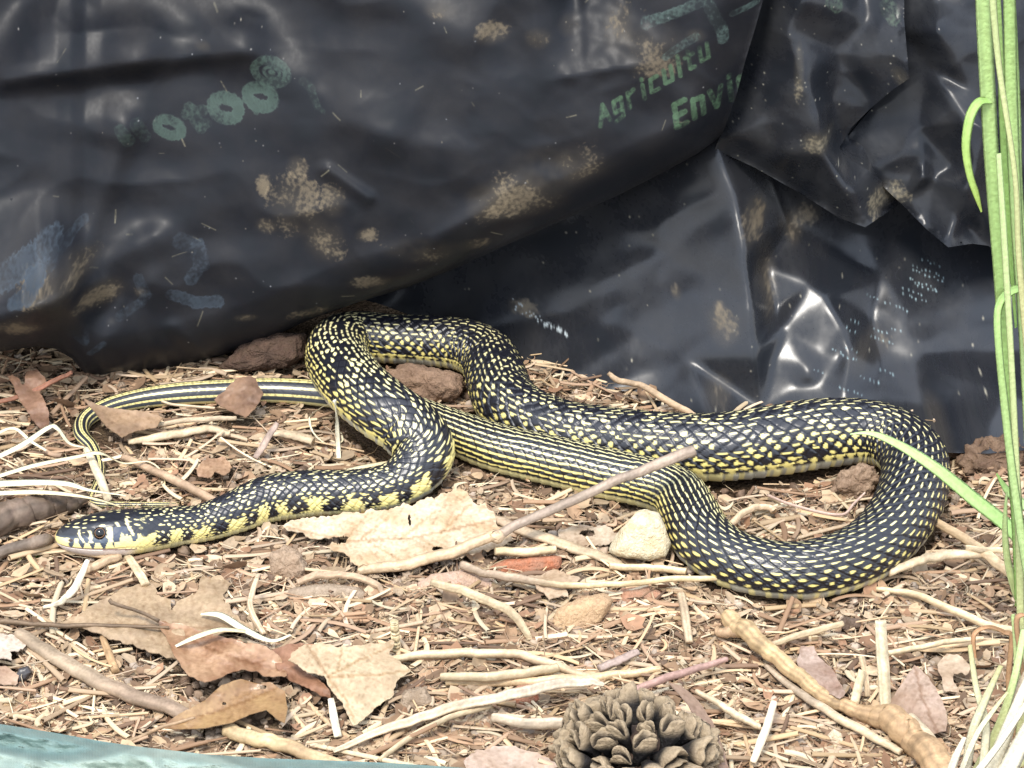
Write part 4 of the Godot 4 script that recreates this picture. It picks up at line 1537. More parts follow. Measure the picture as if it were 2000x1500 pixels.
		for i in 2200:
			var q: Vector3 = spot.call()
			var L := 0.002 + 0.008 * pow(rng.randf(), 2.2)
			if on_leaf(q.x, q.z) or under_foot(q.x, q.z) or under_foot(q.x + L * 0.5, q.z) or under_foot(q.x - L * 0.5, q.z) or under_foot(q.x, q.z + L * 0.5):
				continue
			var bs := Basis(Vector3.UP, rng.randf() * TAU) * Basis(Vector3.RIGHT, rng.randfn(0.0, 0.35)) * Basis(Vector3.BACK, rng.randfn(0.0, 0.25))
			xs.append(Transform3D(bs * Basis.from_scale(Vector3(L, L, L * rng.randf_range(0.6, 1.1))), Vector3(q.x, gh(q.x, q.z) + 0.001 + rng.randf() * 0.003, q.z)))
			var c: Color = [Color(0.33, 0.21, 0.125), Color(0.44, 0.31, 0.19), Color(0.2, 0.125, 0.075), Color(0.5, 0.37, 0.24), Color(0.3, 0.17, 0.10)][rng.randi() % 5]
			var kk := rng.randf_range(0.6, 1.2)
			cs.append(Color(c.r * kk, c.g * kk, c.b * kk))
		multi("leaf_flakes", me, xs, cs, "small flakes of dead leaf and bark in the litter", "leaf flakes")
	# crumbs of soil
	for v in 4:
		var b := MB.new()
		var na := 9
		var nb := 6
		for j in nb + 1:
			for i in na:
				var be := PI * j / nb
				var al := TAU * i / na
				var d := Vector3(cos(al) * sin(be), cos(be), sin(al) * sin(be))
				var r := 0.5 * (1.0 + 0.5 * n1.get_noise_3d(d.x * 60.0 + v * 40.0, d.y * 60.0, d.z * 60.0) + (0.25 * (hash1(i, j, v) - 0.5) if j > 0 and j < nb else 0.0))
				b.v(d * r, Color.WHITE * (0.75 + 0.4 * hash1(i, j, v + 5)))
		for j in nb:
			for i in na:
				var q := (i + 1) % na
				b.quad(j * na + i, j * na + q, (j + 1) * na + q, (j + 1) * na + i)
		b.outward(0, Vector3.ZERO)
		var xs := []
		var cs := []
		for i in 5400:
			var q: Vector3 = spot.call()
			var dense := n1.get_noise_2d(q.x * 60.0 + 77.0, q.z * 60.0)
			if under_foot(q.x, q.z) or dense < -0.15 and rng.randf() < 0.7:
				continue
			var L := 0.0007 + 0.005 * pow(rng.randf(), 4.0)
			var bs := Basis(Vector3(rng.randfn(), rng.randfn(), rng.randfn()).normalized(), rng.randf() * TAU)
			xs.append(Transform3D(bs * Basis.from_scale(Vector3(L, L * 0.8, L)), Vector3(q.x, gh(q.x, q.z) + L * 0.25 + (rng.randf() * 0.002 if L < 0.002 else 0.0), q.z)))
			var c: Color = [Color(0.24, 0.165, 0.11), Color(0.36, 0.27, 0.19), Color(0.16, 0.105, 0.07), Color(0.42, 0.33, 0.25)][rng.randi() % 4]
			var kk := rng.randf_range(0.7, 1.2)
			cs.append(Color(c.r * kk, c.g * kk, c.b * kk))
		multi("soil_crumbs", b.mesh(), xs, cs, "crumbs of brown soil scattered over the ground", "soil crumbs")

func multi(called: String, me: Mesh, xs: Array, cs: Array, label: String, category: String) -> void:
	var mm := MultiMesh.new()
	mm.transform_format = MultiMesh.TRANSFORM_3D
	mm.use_colors = true
	mm.mesh = me
	mm.instance_count = xs.size()
	for i in xs.size():
		mm.set_instance_transform(i, xs[i])
		mm.set_instance_color(i, cs[i])
	var o := MultiMeshInstance3D.new()
	o.multimesh = mm
	o.material_override = M.litter
	o.name = numbered(called)
	add_child(o, true)
	tag(o, label, category, "", "stuff")

# ---------------------------------------------------------------- pine cone
func cone_scale(v: int) -> ArrayMesh:
	var b := MB.new()
	var na := 30
	var nb := 22
	for j in nb + 1:
		for i in na:
			var be := PI * j / nb
			var al := TAU * i / na
			# z out along the scale, x across, y thick
			var d := Vector3(sin(be) * cos(al), sin(be) * sin(al), cos(be))
			var out := smoothstep(-0.4, 0.9, d.z)
			var blunt := pow(maxf(sin(be), 0.0001), lerpf(0.0, -0.5, smoothstep(-0.1, 0.6, d.z)))
			var p := Vector3(d.x * blunt * lerpf(0.0026, 0.0064, out), d.y * blunt * lerpf(0.0018, 0.0042, out), d.z * 0.0085)
			p.y -= 0.12 * p.x * p.x / 0.0066 * (5.0 if v == 1 else 2.5)
			var slit := exp(-pow((d.y * blunt + 0.1 + 0.25 * d.x * d.x) / 0.17, 2.0)) * smoothstep(0.2, 0.6, d.z) * (1.0 - smoothstep(0.6, 0.95, absf(d.x * blunt)))
			p.z -= slit * 0.0055
			p.z += 0.0016 * smoothstep(0.2, 0.9, d.z) * (1.0 - pow(d.x * blunt, 2.0))
			var k := 1.0 + 0.28 * n1.get_noise_3d(d.x * 60.0 + v * 30.0, d.y * 60.0, d.z * 60.0)
			p *= k
			var tip := smoothstep(0.25, 0.75, d.z) * pow(1.0 - slit, 2.0)
			var c := Color(0.03, 0.027, 0.026).lerp(Color(0.34, 0.26, 0.17), tip)
			var kk := 1.0 + 0.3 * n2.get_noise_3d(d.x * 120.0, d.y * 120.0 + v * 9.0, d.z * 120.0)
			b.v(p, Color(c.r * kk, c.g * kk, c.b * kk))
	for j in nb:
		for i in na:
			var q := (i + 1) % na
			b.quad(j * na + i, j * na + q, (j + 1) * na + q, (j + 1) * na + i)
	b.outward(0, Vector3.ZERO)
	return b.mesh()

func pine_cone() -> void:
	var at := g(1243, 1536, 0.0)
	var root := thing("pine_cone", "weathered grey-brown open pine cone lying at the bottom edge of the view", "pine cone", at)
	var axis_v := Vector3(0.04, 1.0, -0.12).normalized()
	var rot := Basis(Quaternion(Vector3.UP, axis_v))
	root.scale = Vector3.ONE * 0.81
	var cen := Vector3(0, 0.017, 0)
	var core := SphereMesh.new()
	core.radius = 0.016
	core.height = 0.026
	var cm := StandardMaterial3D.new()
	cm.albedo_color = Color(0.13, 0.1, 0.08).linear_to_srgb()
	cm.albedo_color = Color(0.27, 0.21, 0.17)
	cm.roughness = 0.95
	var co := MeshInstance3D.new()
	co.mesh = core
	co.name = "core"
	co.material_override = cm
	root.add_child(co, true)
	co.position = cen
	var meshes := [cone_scale(0), cone_scale(1), cone_scale(2)]
	rng.seed = 4
	var n := 78
	for i in n:
		var t := (i + 0.5) / n
		var th := 2.05 * pow(t, 0.55)
		var ph := i * 2.39996 + 0.3
		var d := rot * Vector3(sin(th) * cos(ph), cos(th), sin(th) * sin(ph))
		var y := d.cross(rot * Vector3(-sin(ph), 0, cos(ph))).normalized()
		# scales stand out and lean up towards the axis
		var z := (d + axis_v * 0.25 * sin(th)).normalized()
		var x := axis_v.cross(z).normalized()
		y = z.cross(x).normalized()
		var o := MeshInstance3D.new()
		o.mesh = meshes[i % 3]
		o.name = "cone_scale"
		o.material_override = M.cone
		root.add_child(o, true)
		var s := lerpf(0.8, 1.3, sqrt(t)) * rng.randf_range(0.75, 1.25)
		var tw := Basis(z, rng.randfn(0.0, 0.5)) * Basis(x, rng.randfn(0.0, 0.2)) * Basis(y, rng.randfn(0.0, 0.2))
		var R := Vector3(0.0265, 0.0185, 0.0265)
		var loc := rot * (Vector3(sin(th) * cos(ph), cos(th), sin(th) * sin(ph)) * R)
		o.transform = Transform3D(tw * Basis(x, y, z) * Basis.from_scale(Vector3.ONE * s), cen + loc * rng.randf_range(0.86, 1.08))

# ---------------------------------------------------------------- grass
# a blade through [px, py, z, half width px], a folded ribbon of its own thickness
func blade_into(b: MB, path: Array, c0: Color, c1: Color, on_ground := false, fold := 0.35) -> void:
	var sm := spline(path, 14)
	var n := sm.size()
	var pts := PackedVector3Array()
	for s in sm:
		pts.append(g(s[0], s[1], maxf(s[2], 0.8) * 0.001) if on_ground else atz(s[0], s[1], s[2]))
	var i0 := b.I.size()
	var v0 := b.V.size()
	for i in n:
		var t := (pts[mini(i + 1, n - 1)] - pts[maxi(i - 1, 0)]).normalized()
		var view := (cam_at - pts[i]).normalized()
		var nor := (Vector3(0.12, 0.75, 0.65) if not on_ground else Vector3(0.1, 1.0, 0.25)).normalized()
		var w := t.cross(nor).normalized()
		nor = w.cross(t).normalized()
		var r := msize(sm[i][3], pts[i]) * (1.0 if on_ground else 1.0)
		var cc := c0.lerp(c1, float(i) / (n - 1))
		for e in [[-1.0, fold, 0.0], [-0.5, fold * 0.4, 0.0], [0.0, 0.0, 0.0], [0.5, fold * 0.4, 0.0], [1.0, fold, 0.0], [0.5, fold * 0.4 - 0.16, 1.0], [0.0, -0.2, 1.0], [-0.5, fold * 0.4 - 0.16, 1.0]]:
			var k := 0.9 + 0.2 * hash1(int(e[0] * 2) + 3, int(path[0][0]), 3)
			if absf(e[0]) < 0.1:
				k = 1.12
			b.v(pts[i] + w * e[0] * r + nor * e[1] * r, Color(cc.r * k, cc.g * k, cc.b * k))
	for i in n - 1:
		for s in 8:
			var q := (s + 1) % 8
			b.quad(v0 + i * 8 + s, v0 + i * 8 + q, v0 + (i + 1) * 8 + q, v0 + (i + 1) * 8 + s)
	var m := (n / 2) * 8
	var test := i0 + (n / 2) * 48 + 12
	if test + 2 < b.I.size():
		var a := b.V[b.I[test]]
		var nn := (b.V[b.I[test + 2]] - a).cross(b.V[b.I[test + 1]] - a)
		var mid := (b.V[v0 + m + 2] + b.V[v0 + m + 6]) * 0.5
		if nn.dot(a - mid) < 0.0:
			for t in range(i0, b.I.size(), 3):
				var k := b.I[t + 1]
				b.I[t + 1] = b.I[t + 2]
				b.I[t + 2] = k

func grass() -> void:
	var root := thing("grass_tuft", "tall green grass tuft with pale bleached stems at the right edge", "grass")
	var G := Color(0.36, 0.57, 0.17)
	var G2 := Color(0.54, 0.70, 0.32)
	var Y := Color(0.58, 0.56, 0.28)
	var W := Color(0.86, 0.8, 0.62)
	var list := [
		["blade", [[1990, 1180, 0.262, 10], [1984, 1000, 0.262, 13], [1966, 780, 0.262, 13], [1953, 560, 0.26, 14], [1936, 330, 0.258, 16], [1924, 120, 0.256, 17], [1916, -60, 0.254, 17]], G, G2],
		["blade", [[2010, 860, 0.256, 13], [1998, 640, 0.256, 12], [1984, 430, 0.255, 13], [1974, 200, 0.252, 14], [1968, -60, 0.25, 13]], G2, G],
		["blade", [[1984, 640, 0.25, 3], [1968, 430, 0.25, 7], [1958, 250, 0.248, 8], [1952, 60, 0.246, 6], [1946, -60, 0.246, 5]], G, G2],
		["blade", [[2030, 720, 0.245, 12], [2002, 520, 0.245, 12], [1988, 380, 0.245, 10], [1984, 200, 0.245, 9], [1972, -60, 0.244, 8]], G2, G],
		["stem", [[1992, 1500, 0.275, 11], [1994, 1300, 0.272, 9], [1990, 1060, 0.27, 8], [1978, 760, 0.268, 7], [1962, 480, 0.266, 7], [1950, 300, 0.264, 6]], Y, G2],
		["stem", [[2008, 700, 0.262, 8], [1990, 500, 0.262, 7], [1982, 340, 0.262, 6], [1950, 120, 0.26, 7], [1935, -60, 0.26, 8]], Y, G2],
		["curled_blade", [[1936, 198, 0.256, 6], [1912, 200, 0.26, 9], [1894, 230, 0.265, 10], [1886, 285, 0.27, 9], [1893, 340, 0.274, 8], [1906, 380, 0.276, 7], [1917, 414, 0.277, 2]], G, Color(0.3, 0.4, 0.08)],
		["blade", [[2010, 560, 0.255, 8], [1970, 572, 0.262, 9], [1949, 605, 0.266, 8], [1950, 680, 0.27, 8], [1962, 800, 0.272, 9], [1976, 920, 0.274, 9], [1996, 1060, 0.276, 10], [2020, 1200, 0.277, 10]], G, G2],
		["drooping_blade", [[2030, 1120, 0.20, 14], [1980, 1042, 0.195, 15], [1900, 975, 0.19, 15], [1830, 918, 0.186, 13], [1770, 878, 0.182, 10], [1720, 853, 0.18, 7], [1690, 846, 0.179, 4], [1660, 848, 0.178, 1]], G, G2],
		["blade", [[2030, 1010, 0.25, 9], [1990, 980, 0.25, 10], [1966, 958, 0.25, 8], [1946, 925, 0.25, 2]], G2, G],
		["blade", [[2020, 1230, 0.262, 8], [1988, 1170, 0.262, 9], [1968, 1100, 0.26, 8], [1962, 1030, 0.258, 6], [1966, 960, 0.256, 2]], Y, G2],
		["stem", [[1884, 1520, 0.30, 11], [1900, 1430, 0.3, 10], [1925, 1365, 0.298, 8], [1955, 1300, 0.296, 5]], W, Y],
		["stem", [[1918, 1520, 0.3, 10], [1925, 1420, 0.298, 9], [1906, 1340, 0.296, 7], [1894, 1260, 0.294, 5]], W, Y],
		["stem", [[1900, 1520, 0.29, 10], [1950, 1420, 0.288, 9], [1980, 1330, 0.286, 8], [2000, 1230, 0.28, 7]], Y, G2],
		["stem", [[1930, 1520, 0.302, 16], [1962, 1440, 0.3, 14], [1990, 1370, 0.298, 11], [2020, 1300, 0.296, 9]], W, W],
		["stem", [[1960, 1520, 0.305, 20], [1985, 1470, 0.304, 18], [2010, 1420, 0.303, 15], [2030, 1380, 0.302, 12]], W, W],
		["stem", [[1915, 1510, 0.285, 9], [1955, 1430, 0.284, 8], [1990, 1345, 0.283, 8], [2020, 1290, 0.282, 7]], Color(0.5, 0.38, 0.32), Color(0.6, 0.5, 0.36)],
		["stem", [[1870, 1525, 0.304, 6], [1905, 1440, 0.302, 6], [1935, 1395, 0.3, 5], [1968, 1352, 0.298, 3]], W, Y],
		["stem", [[1895, 1525, 0.306, 8], [1945, 1462, 0.305, 7], [1985, 1405, 0.304, 6], [2025, 1340, 0.303, 5]], W, W],
		["stem", [[1850, 1525, 0.31, 9], [1866, 1480, 0.31, 8], [1884, 1440, 0.309, 4]], W, W],
		["stem", [[1940, 1510, 0.28, 6], [1972, 1400, 0.278, 6], [1984, 1300, 0.276, 5], [1978, 1200, 0.274, 4]], Y, G2],
		["dead_blade", [[1995, 1500, 0.27, 6], [1970, 1350, 0.265, 6], [1975, 1250, 0.26, 6], [1960, 1235, 0.262, 5], [1930, 1225, 0.268, 4], [1902, 1240, 0.272, 5], [1904, 1285, 0.274, 4]], Color(0.4, 0.24, 0.13), Color(0.45, 0.25, 0.13)],
		["dead_blade", [[2010, 1420, 0.28, 5], [1995, 1300, 0.278, 5], [1985, 1215, 0.276, 6], [2000, 1200, 0.275, 4]], Color(0.45, 0.3, 0.17), Color(0.4, 0.22, 0.12)],
	]
	for l in list:
		var b := MB.new()
		var top: Array = l[1][-1]
		if top[1] <= -60:
			l[1].append([top[0] - 14, -300, top[2], top[3] * 0.7])
			l[1].append([top[0] - 40, -520, top[2], 1])
		blade_into(b, l[1], l[2], l[3], false, 0.3 if l[0] != "stem" else 0.05)
		put(b, l[0], M.grass if l[0] in ["blade", "curled_blade", "drooping_blade"] else M.straw, root)
	# dry pale blades at the left
	var D := Color(0.74, 0.67, 0.46)
	var D2 := Color(0.66, 0.52, 0.3)
	var k := 0
	for l in [
		["pale dry grass blade arched highest of those reaching in from the left edge", [[-30, 905, 12, 6], [40, 872, 16, 7], [95, 836, 22, 6], [112, 838, 22, 5], [135, 866, 15, 4], [165, 874, 12, 2]]],
		["long pale dry grass blade that crosses over the snake's tail tip", [[-30, 940, 6, 5], [60, 912, 12, 6], [150, 893, 18, 5], [195, 886, 20, 5], [240, 905, 10, 3], [290, 902, 8, 2], [318, 925, 5, 2], [322, 955, 2, 1]]],
		["broad pale yellow grass blade, upper of the low pair at the left edge", [[-30, 948, 12, 10], [60, 944, 16, 9], [130, 946, 18, 7], [175, 958, 16, 4], [245, 968, 9, 2]]],
		["narrow pale yellow grass blade, lower of the low pair at the left edge", [[-30, 966, 10, 7], [60, 962, 14, 7], [130, 966, 16, 5], [190, 976, 13, 3], [235, 990, 8, 2]]],
		["thin curled straw-coloured grass loop at the left edge above the pale blades", [[-30, 872, 6, 4], [0, 845, 9, 4], [30, 838, 11, 4], [60, 862, 8, 4], [90, 880, 5, 3]]],
		["white bent grass stem dropping from the front coil to the ground", [[650, 784, 30, 3], [654, 786, 30, 5], [658, 830, 17, 5], [661, 880, 5, 5], [662, 920, 1, 5]]],
		["thin dry grass thread hanging beside the white bent stem", [[650, 787, 29, 3], [630, 795, 22, 3], [606, 815, 12, 3], [612, 845, 7, 2], [640, 868, 3, 2], [668, 862, 2, 2], [665, 845, 3, 2]]],
		["pale grass blade tucked under the bend of the front coil", [[664, 924, 2, 5], [700, 915, 4, 6], [745, 906, 6, 5], [790, 900, 7, 4]]],
		["twisted pale yellow grass blade lying across the torn brown leaf", [[392, 1200, 7, 3], [430, 1203, 9, 8], [480, 1232, 9, 8], [530, 1252, 7, 5], [568, 1240, 5, 3]]],
		["slim pale grass blade over the red-brown stalked leaf", [[335, 1267, 9, 3], [380, 1246, 13, 6], [430, 1231, 12, 6], [480, 1234, 9, 4]]],
	]:
		var b := MB.new()
		var white_one: bool = l[0].begins_with("white")
		blade_into(b, l[1], W if white_one else D, W if white_one else (D2 if k % 2 else D), true, 0.3)
		var at := g(l[1][0][0], l[1][0][1], 0.0)
		tag(put(b, "dry_grass", M.straw, null, at), l[0], "grass blade")
		k += 1

func moss() -> void:
	var b := MB.new()
	rng.seed = 12
	for i in 60:
		var p := g(rng.randfn(66, 16), rng.randfn(1086, 8), 0.0)
		var yaw := rng.randf() * TAU
		var t := Vector3(cos(yaw) * 0.5, 1.0, sin(yaw) * 0.5).normalized() * rng.randf_range(0.002, 0.005)
		var k := rng.randf_range(0.7, 1.2)
		tube(b, PackedVector3Array([p, p + t * 0.6, p + t]), PackedFloat32Array([0.0004, 0.0005, 0.0001]), 4, Color(0.2 * k, 0.27 * k, 0.06 * k), 0.1, 1.0, 0.0, i)
	tag(put(b, "moss", M.litter, null, g(66, 1086, 0.0)), "little tuft of green moss below the grey twig at the left edge", "moss")

# ---------------------------------------------------------------- tarp
func tarp() -> void:
	var b := MB.new()
	var edge := [[-80, 1402], [0, 1414], [100, 1430], [200, 1448], [270, 1458], [400, 1473], [520, 1481], [640, 1485], [760, 1490], [900, 1499], [1000, 1512]]
	var nx := 220
	var nz := 70
	for i in nx:
		var x := -80.0 + 1080.0 * i / (nx - 1)
		var ey := poly_y(edge, x)
		for j in nz:
			var t := float(j) / (nz - 1)
			var y := ey + t * (230.0)
			var p := Vector2(x, y)
			var h := 0.012 + 0.010 * smoothstep(0.0, 0.08, t) - 0.006 * smoothstep(0.1, 0.3, t)
			# second fold in front, with its peak
			var crest := 1470.0 + 14.0 * cos((x - 120.0) * 0.014) - (14.0 * exp(-pow((x - 280.0) / 30.0, 2.0))) + maxf(x - 330.0, 0.0) * 0.14
			h += (0.018 * smoothstep(-14.0, 4.0, y - crest) - 0.004 * exp(-pow((y - crest + 20.0) / 16.0, 2.0))) * (1.0 - smoothstep(700.0, 950.0, x))
			h += 0.004 * ridge(p, Vector2(280, 1462), Vector2(340, 1560), 12, 26, 1.0) + 0.004 * ridge(p, Vector2(60, 1490), Vector2(-60, 1560), 18, 18, 1.0)
			h += 0.0016 * n1.get_noise_2d(x * 0.5, y * 1.4) + 0.0006 * n2.get_noise_2d(x * 1.2, y * 3.0)
			var k := 1.0 + 0.18 * n1.get_noise_2d(x * 0.8, y * 2.0)
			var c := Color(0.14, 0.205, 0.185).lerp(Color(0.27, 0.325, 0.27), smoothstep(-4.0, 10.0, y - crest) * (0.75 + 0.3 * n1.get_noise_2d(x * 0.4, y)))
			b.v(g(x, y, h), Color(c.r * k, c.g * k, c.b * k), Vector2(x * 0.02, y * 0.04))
	for i in nx - 1:
		for j in nz - 1:
			var a := i * nz + j
			b.quad(a, a + nz, a + nz + 1, a + 1)
	if (b.V[b.I[2]] - b.V[b.I[0]]).cross(b.V[b.I[1]] - b.V[b.I[0]]).dot(Vector3(0, 1, 0.3)) < 0.0:
		for t in range(0, b.I.size(), 3):
			var k := b.I[t + 1]
			b.I[t + 1] = b.I[t + 2]
			b.I[t + 2] = k
	# the edge turns down to the ground
	var v0 := b.V.size()
	for i in nx:
		var e := b.V[i * nz]
		b.v(e, b.C[i * nz])
		b.v(e + Vector3(0, -0.003, -0.0015), b.C[i * nz])
		b.v(Vector3(e.x, -0.002, e.z + 0.004), b.C[i * nz])
	for i in nx - 1:
		for j in 2:
			var a := v0 + i * 3 + j
			b.quad(a, a + 1, a + 4, a + 3)
	# woven tape: a fine weave relief
	var im := Image.create(64, 64, false, Image.FORMAT_L8)
	for y in 64:
		for x in 64:
			var over := (x / 16 + y / 16) % 2 == 0
			var s: float = absf(sin(PI * (x % 16 + 0.5) / 16.0)) if over else absf(sin(PI * (y % 16 + 0.5) / 16.0))
			im.set_pixel(x, y, Color(s, s, s))
	var m := mat(0.5, 0.4)
	m.uv1_scale = Vector3(2.2, 2.2, 1)
	m.heightmap_enabled = true
	m.heightmap_texture = ImageTexture.create_from_image(im)
	m.heightmap_scale = 0.008
	tag(put(b, "tarpaulin", m), "blue-green woven plastic tarpaulin with a folded edge at the lower left corner", "tarpaulin")

# ---------------------------------------------------------------- the things in the litter
func things() -> void:
	var tan := Color(0.5, 0.37, 0.24)
	var grey := Color(0.3, 0.24, 0.18)
	var pale := Color(0.60, 0.47, 0.30)
	# ----- stones and clods
	stone("stone", "pale cream angular stone against the snake's rear loop", "stone", [[1180, 1080], [1205, 1030], [1240, 994], [1262, 988], [1292, 996], [1304, 1030], [1314, 1060], [1306, 1092], [1270, 1102], [1215, 1098]], 48, 11, Color(0.72, 0.64, 0.46), Color(0.58, 0.46, 0.28), 0.025, 0.22, M.stone, 3)
	stone("clod", "reddish brown clod of earth framed inside the upper coil of the snake", "clod", [[742, 728], [790, 702], [835, 715], [880, 722], [908, 735], [912, 765], [890, 788], [840, 798], [790, 780], [755, 756]], 52, 7, Color(0.3, 0.195, 0.13), Color(0.19, 0.12, 0.08), 0.12, 0.2, M.stone, 9)
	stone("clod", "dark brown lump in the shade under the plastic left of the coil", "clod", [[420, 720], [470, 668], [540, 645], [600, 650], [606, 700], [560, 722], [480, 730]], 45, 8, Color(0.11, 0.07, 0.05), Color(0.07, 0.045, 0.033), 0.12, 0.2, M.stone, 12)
	stone("brick_fragment", "orange-red brick fragment half buried below the crossing stalks", "brick", [[938, 1108], [985, 1092], [1040, 1086], [1096, 1084], [1102, 1108], [1070, 1124], [1000, 1128], [950, 1124]], 26, 1, Color(0.46, 0.17, 0.09), Color(0.38, 0.2, 0.13), 0.05, 0.1, M.stone, 15)
	stone("tile_fragment", "flat pinkish tile fragment under the bent pale straw", "tile", [[780, 1162], [840, 1120], [905, 1112], [960, 1130], [1002, 1152], [1000, 1182], [940, 1190], [850, 1182]], 22, -1, Color(0.52, 0.36, 0.28), Color(0.46, 0.32, 0.22), 0.04, 0.08, M.stone, 18)
	stone("stone", "rounded tan stone with dark veins right of the hollow straw end", "stone", [[1064, 1232], [1085, 1190], [1130, 1168], [1180, 1155], [1200, 1170], [1182, 1215], [1130, 1248], [1080, 1262]], 34, 2, Color(0.56, 0.38, 0.22), Color(0.42, 0.28, 0.17), 0.06, 0.12, M.stone, 21)
	stone("brick_fragment", "worn red brick piece partly covered by soil right of the tan stone", "brick", [[1180, 1190], [1215, 1150], [1270, 1142], [1300, 1160], [1270, 1200], [1215, 1215]], 26, -1, Color(0.46, 0.24, 0.15), Color(0.34, 0.22, 0.15), 0.08, 0.1, M.stone, 24)
	stone("stone", "flat grey-brown stone below the big pale leaf", "stone", [[530, 1172], [570, 1146], [640, 1138], [710, 1146], [748, 1168], [700, 1190], [610, 1196]], 30, 0, Color(0.4, 0.31, 0.23), Color(0.32, 0.24, 0.17), 0.06, 0.1, M.stone, 27)
	stone("clod", "upright lump of pale soil just below the snake's neck", "clod", [[522, 1125], [526, 1082], [556, 1064], [592, 1078], [604, 1110], [585, 1138], [545, 1142]], 32, 4, Color(0.42, 0.31, 0.22), Color(0.28, 0.19, 0.125), 0.14, 0.15, M.stone, 30)
	stone("brick_fragment", "small orange brick chip left of the pine cone", "brick", [[985, 1368], [1010, 1338], [1050, 1332], [1056, 1368], [1030, 1388], [996, 1386]], 20, 2, Color(0.5, 0.2, 0.12), Color(0.4, 0.22, 0.14), 0.05, 0.12, M.stone, 33)
	stone("clod", "crumbly brown soil lump inside the snake's right loop", "clod", [[1618, 960], [1640, 922], [1680, 902], [1712, 908], [1722, 940], [1695, 972], [1650, 980]], 36, 4, Color(0.36, 0.25, 0.17), Color(0.2, 0.13, 0.085), 0.2, 0.15, M.stone, 36)
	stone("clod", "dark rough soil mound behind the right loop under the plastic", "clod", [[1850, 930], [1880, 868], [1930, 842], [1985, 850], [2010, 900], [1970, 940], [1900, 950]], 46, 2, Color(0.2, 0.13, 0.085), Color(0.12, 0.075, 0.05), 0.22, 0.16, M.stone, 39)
	stone("clod", "grey pebbly clod under the angular tan leaf", "clod", [[770, 1380], [790, 1345], [830, 1340], [850, 1370], [830, 1392], [790, 1398]], 22, 2, Color(0.38, 0.29, 0.21), Color(0.26, 0.19, 0.13), 0.14, 0.15, M.stone, 42)
	stone("clod", "small speckled soil lump left of the orange brick chip", "clod", [[900, 1340], [925, 1318], [960, 1320], [972, 1345], [945, 1358], [910, 1356]], 18, 2, Color(0.46, 0.36, 0.26), Color(0.3, 0.22, 0.15), 0.12, 0.12, M.stone, 45)
	stone("seed", "smooth dark grey seed lying near the left edge", "seed", [[27, 1326], [38, 1304], [55, 1300], [63, 1312], [54, 1328], [36, 1334]], 14, 3, Color(0.07, 0.06, 0.058), Color(0.045, 0.04, 0.04), 0.03, 0.05, M.gloss_leaf, 48)
	stone("seed", "pale cream seed husk below the knobbly root", "seed", [[1616, 1436], [1628, 1422], [1644, 1432], [1650, 1456], [1634, 1462], [1620, 1450]], 12, 3, Color(0.66, 0.56, 0.42), Color(0.55, 0.42, 0.28), 0.04, 0.06, M.stone, 51)
	stone("bark_chip", "dark brown bark chip in the straw left of the upright pale straw", "bark chip", [[1630, 1222], [1650, 1202], [1680, 1208], [1684, 1224], [1650, 1236]], 14, 2, Color(0.17, 0.12, 0.09), Color(0.1, 0.07, 0.05), 0.1, 0.12, M.stone, 54)
	rng.seed = 31
	# ----- leaves
	leaf("dead_leaf", "large pale buff dead leaf lying under the snake's fore body", "leaf", [[540, 1026], [600, 1012], [700, 1000], [800, 985], [872, 962], [905, 950], [925, 978], [962, 1000], [968, 1022], [985, 1036], [1004, 1058], [960, 1070], [905, 1088], [840, 1094], [780, 1112], [735, 1104], [700, 1108], [668, 1078], [640, 1070], [650, 1052], [612, 1050], [580, 1040]],
		{"h": 6.5, "amp": 1.0, "curl": 0.8, "wide": 60.0, "step": 4.5, "mid": [[560, 1030], [680, 1056], [800, 1052], [900, 1030], [985, 1010]], "col": Color(0.66, 0.53, 0.38), "col2": Color(0.5, 0.35, 0.21), "holes": [[664, 1054, 16, 8], [800, 1016, 3, 12], [856, 1072, 12, 5]], "ragged": 5.0, "ribs": [[700, 1056, 760, 1010], [780, 1054, 850, 1000], [860, 1042, 920, 985], [720, 1058, 790, 1100], [820, 1052, 880, 1085]]})
	leaf("dead_leaf", "long grey-brown torn leaf with a strong midrib near the left edge", "leaf", [[112, 1222], [150, 1205], [185, 1178], [235, 1150], [300, 1133], [308, 1158], [330, 1172], [334, 1192], [345, 1176], [380, 1162], [395, 1128], [430, 1126], [458, 1140], [438, 1160], [452, 1192], [476, 1212], [496, 1230], [440, 1236], [352, 1250], [346, 1288], [300, 1276], [240, 1254], [170, 1232]],
		{"h": 6.0, "amp": 1.2, "curl": -1.0, "wide": 70.0, "mid": [[112, 1221], [250, 1222], [380, 1226], [490, 1232]], "col": Color(0.42, 0.30, 0.185), "col2": Color(0.30, 0.21, 0.13), "ragged": 4.0}, [[0, 1214, 3, 6], [60, 1218, 4, 5], [115, 1222, 5, 5], [220, 1222, 6, 4], [330, 1226, 7, 3]])
	leaf("dead_leaf", "red-brown mottled leaf with a dark stalk, centre of the leaf group", "leaf", [[308, 1212], [350, 1218], [400, 1236], [452, 1248], [520, 1262], [546, 1282], [560, 1318], [530, 1324], [500, 1312], [470, 1306], [440, 1318], [400, 1332], [368, 1320], [350, 1292], [332, 1262]],
		{"h": 8.0, "amp": 1.3, "curl": 2.2, "wide": 50.0, "mid": [[310, 1214], [400, 1262], [470, 1290], [555, 1310]], "col": Color(0.27, 0.14, 0.075), "col2": Color(0.44, 0.27, 0.16), "ragged": 3.0, "mat": M.gloss_leaf}, [[214, 1172, 13, 4], [224, 1180, 13, 4], [265, 1192, 11, 3.5], [310, 1213, 9, 4]])
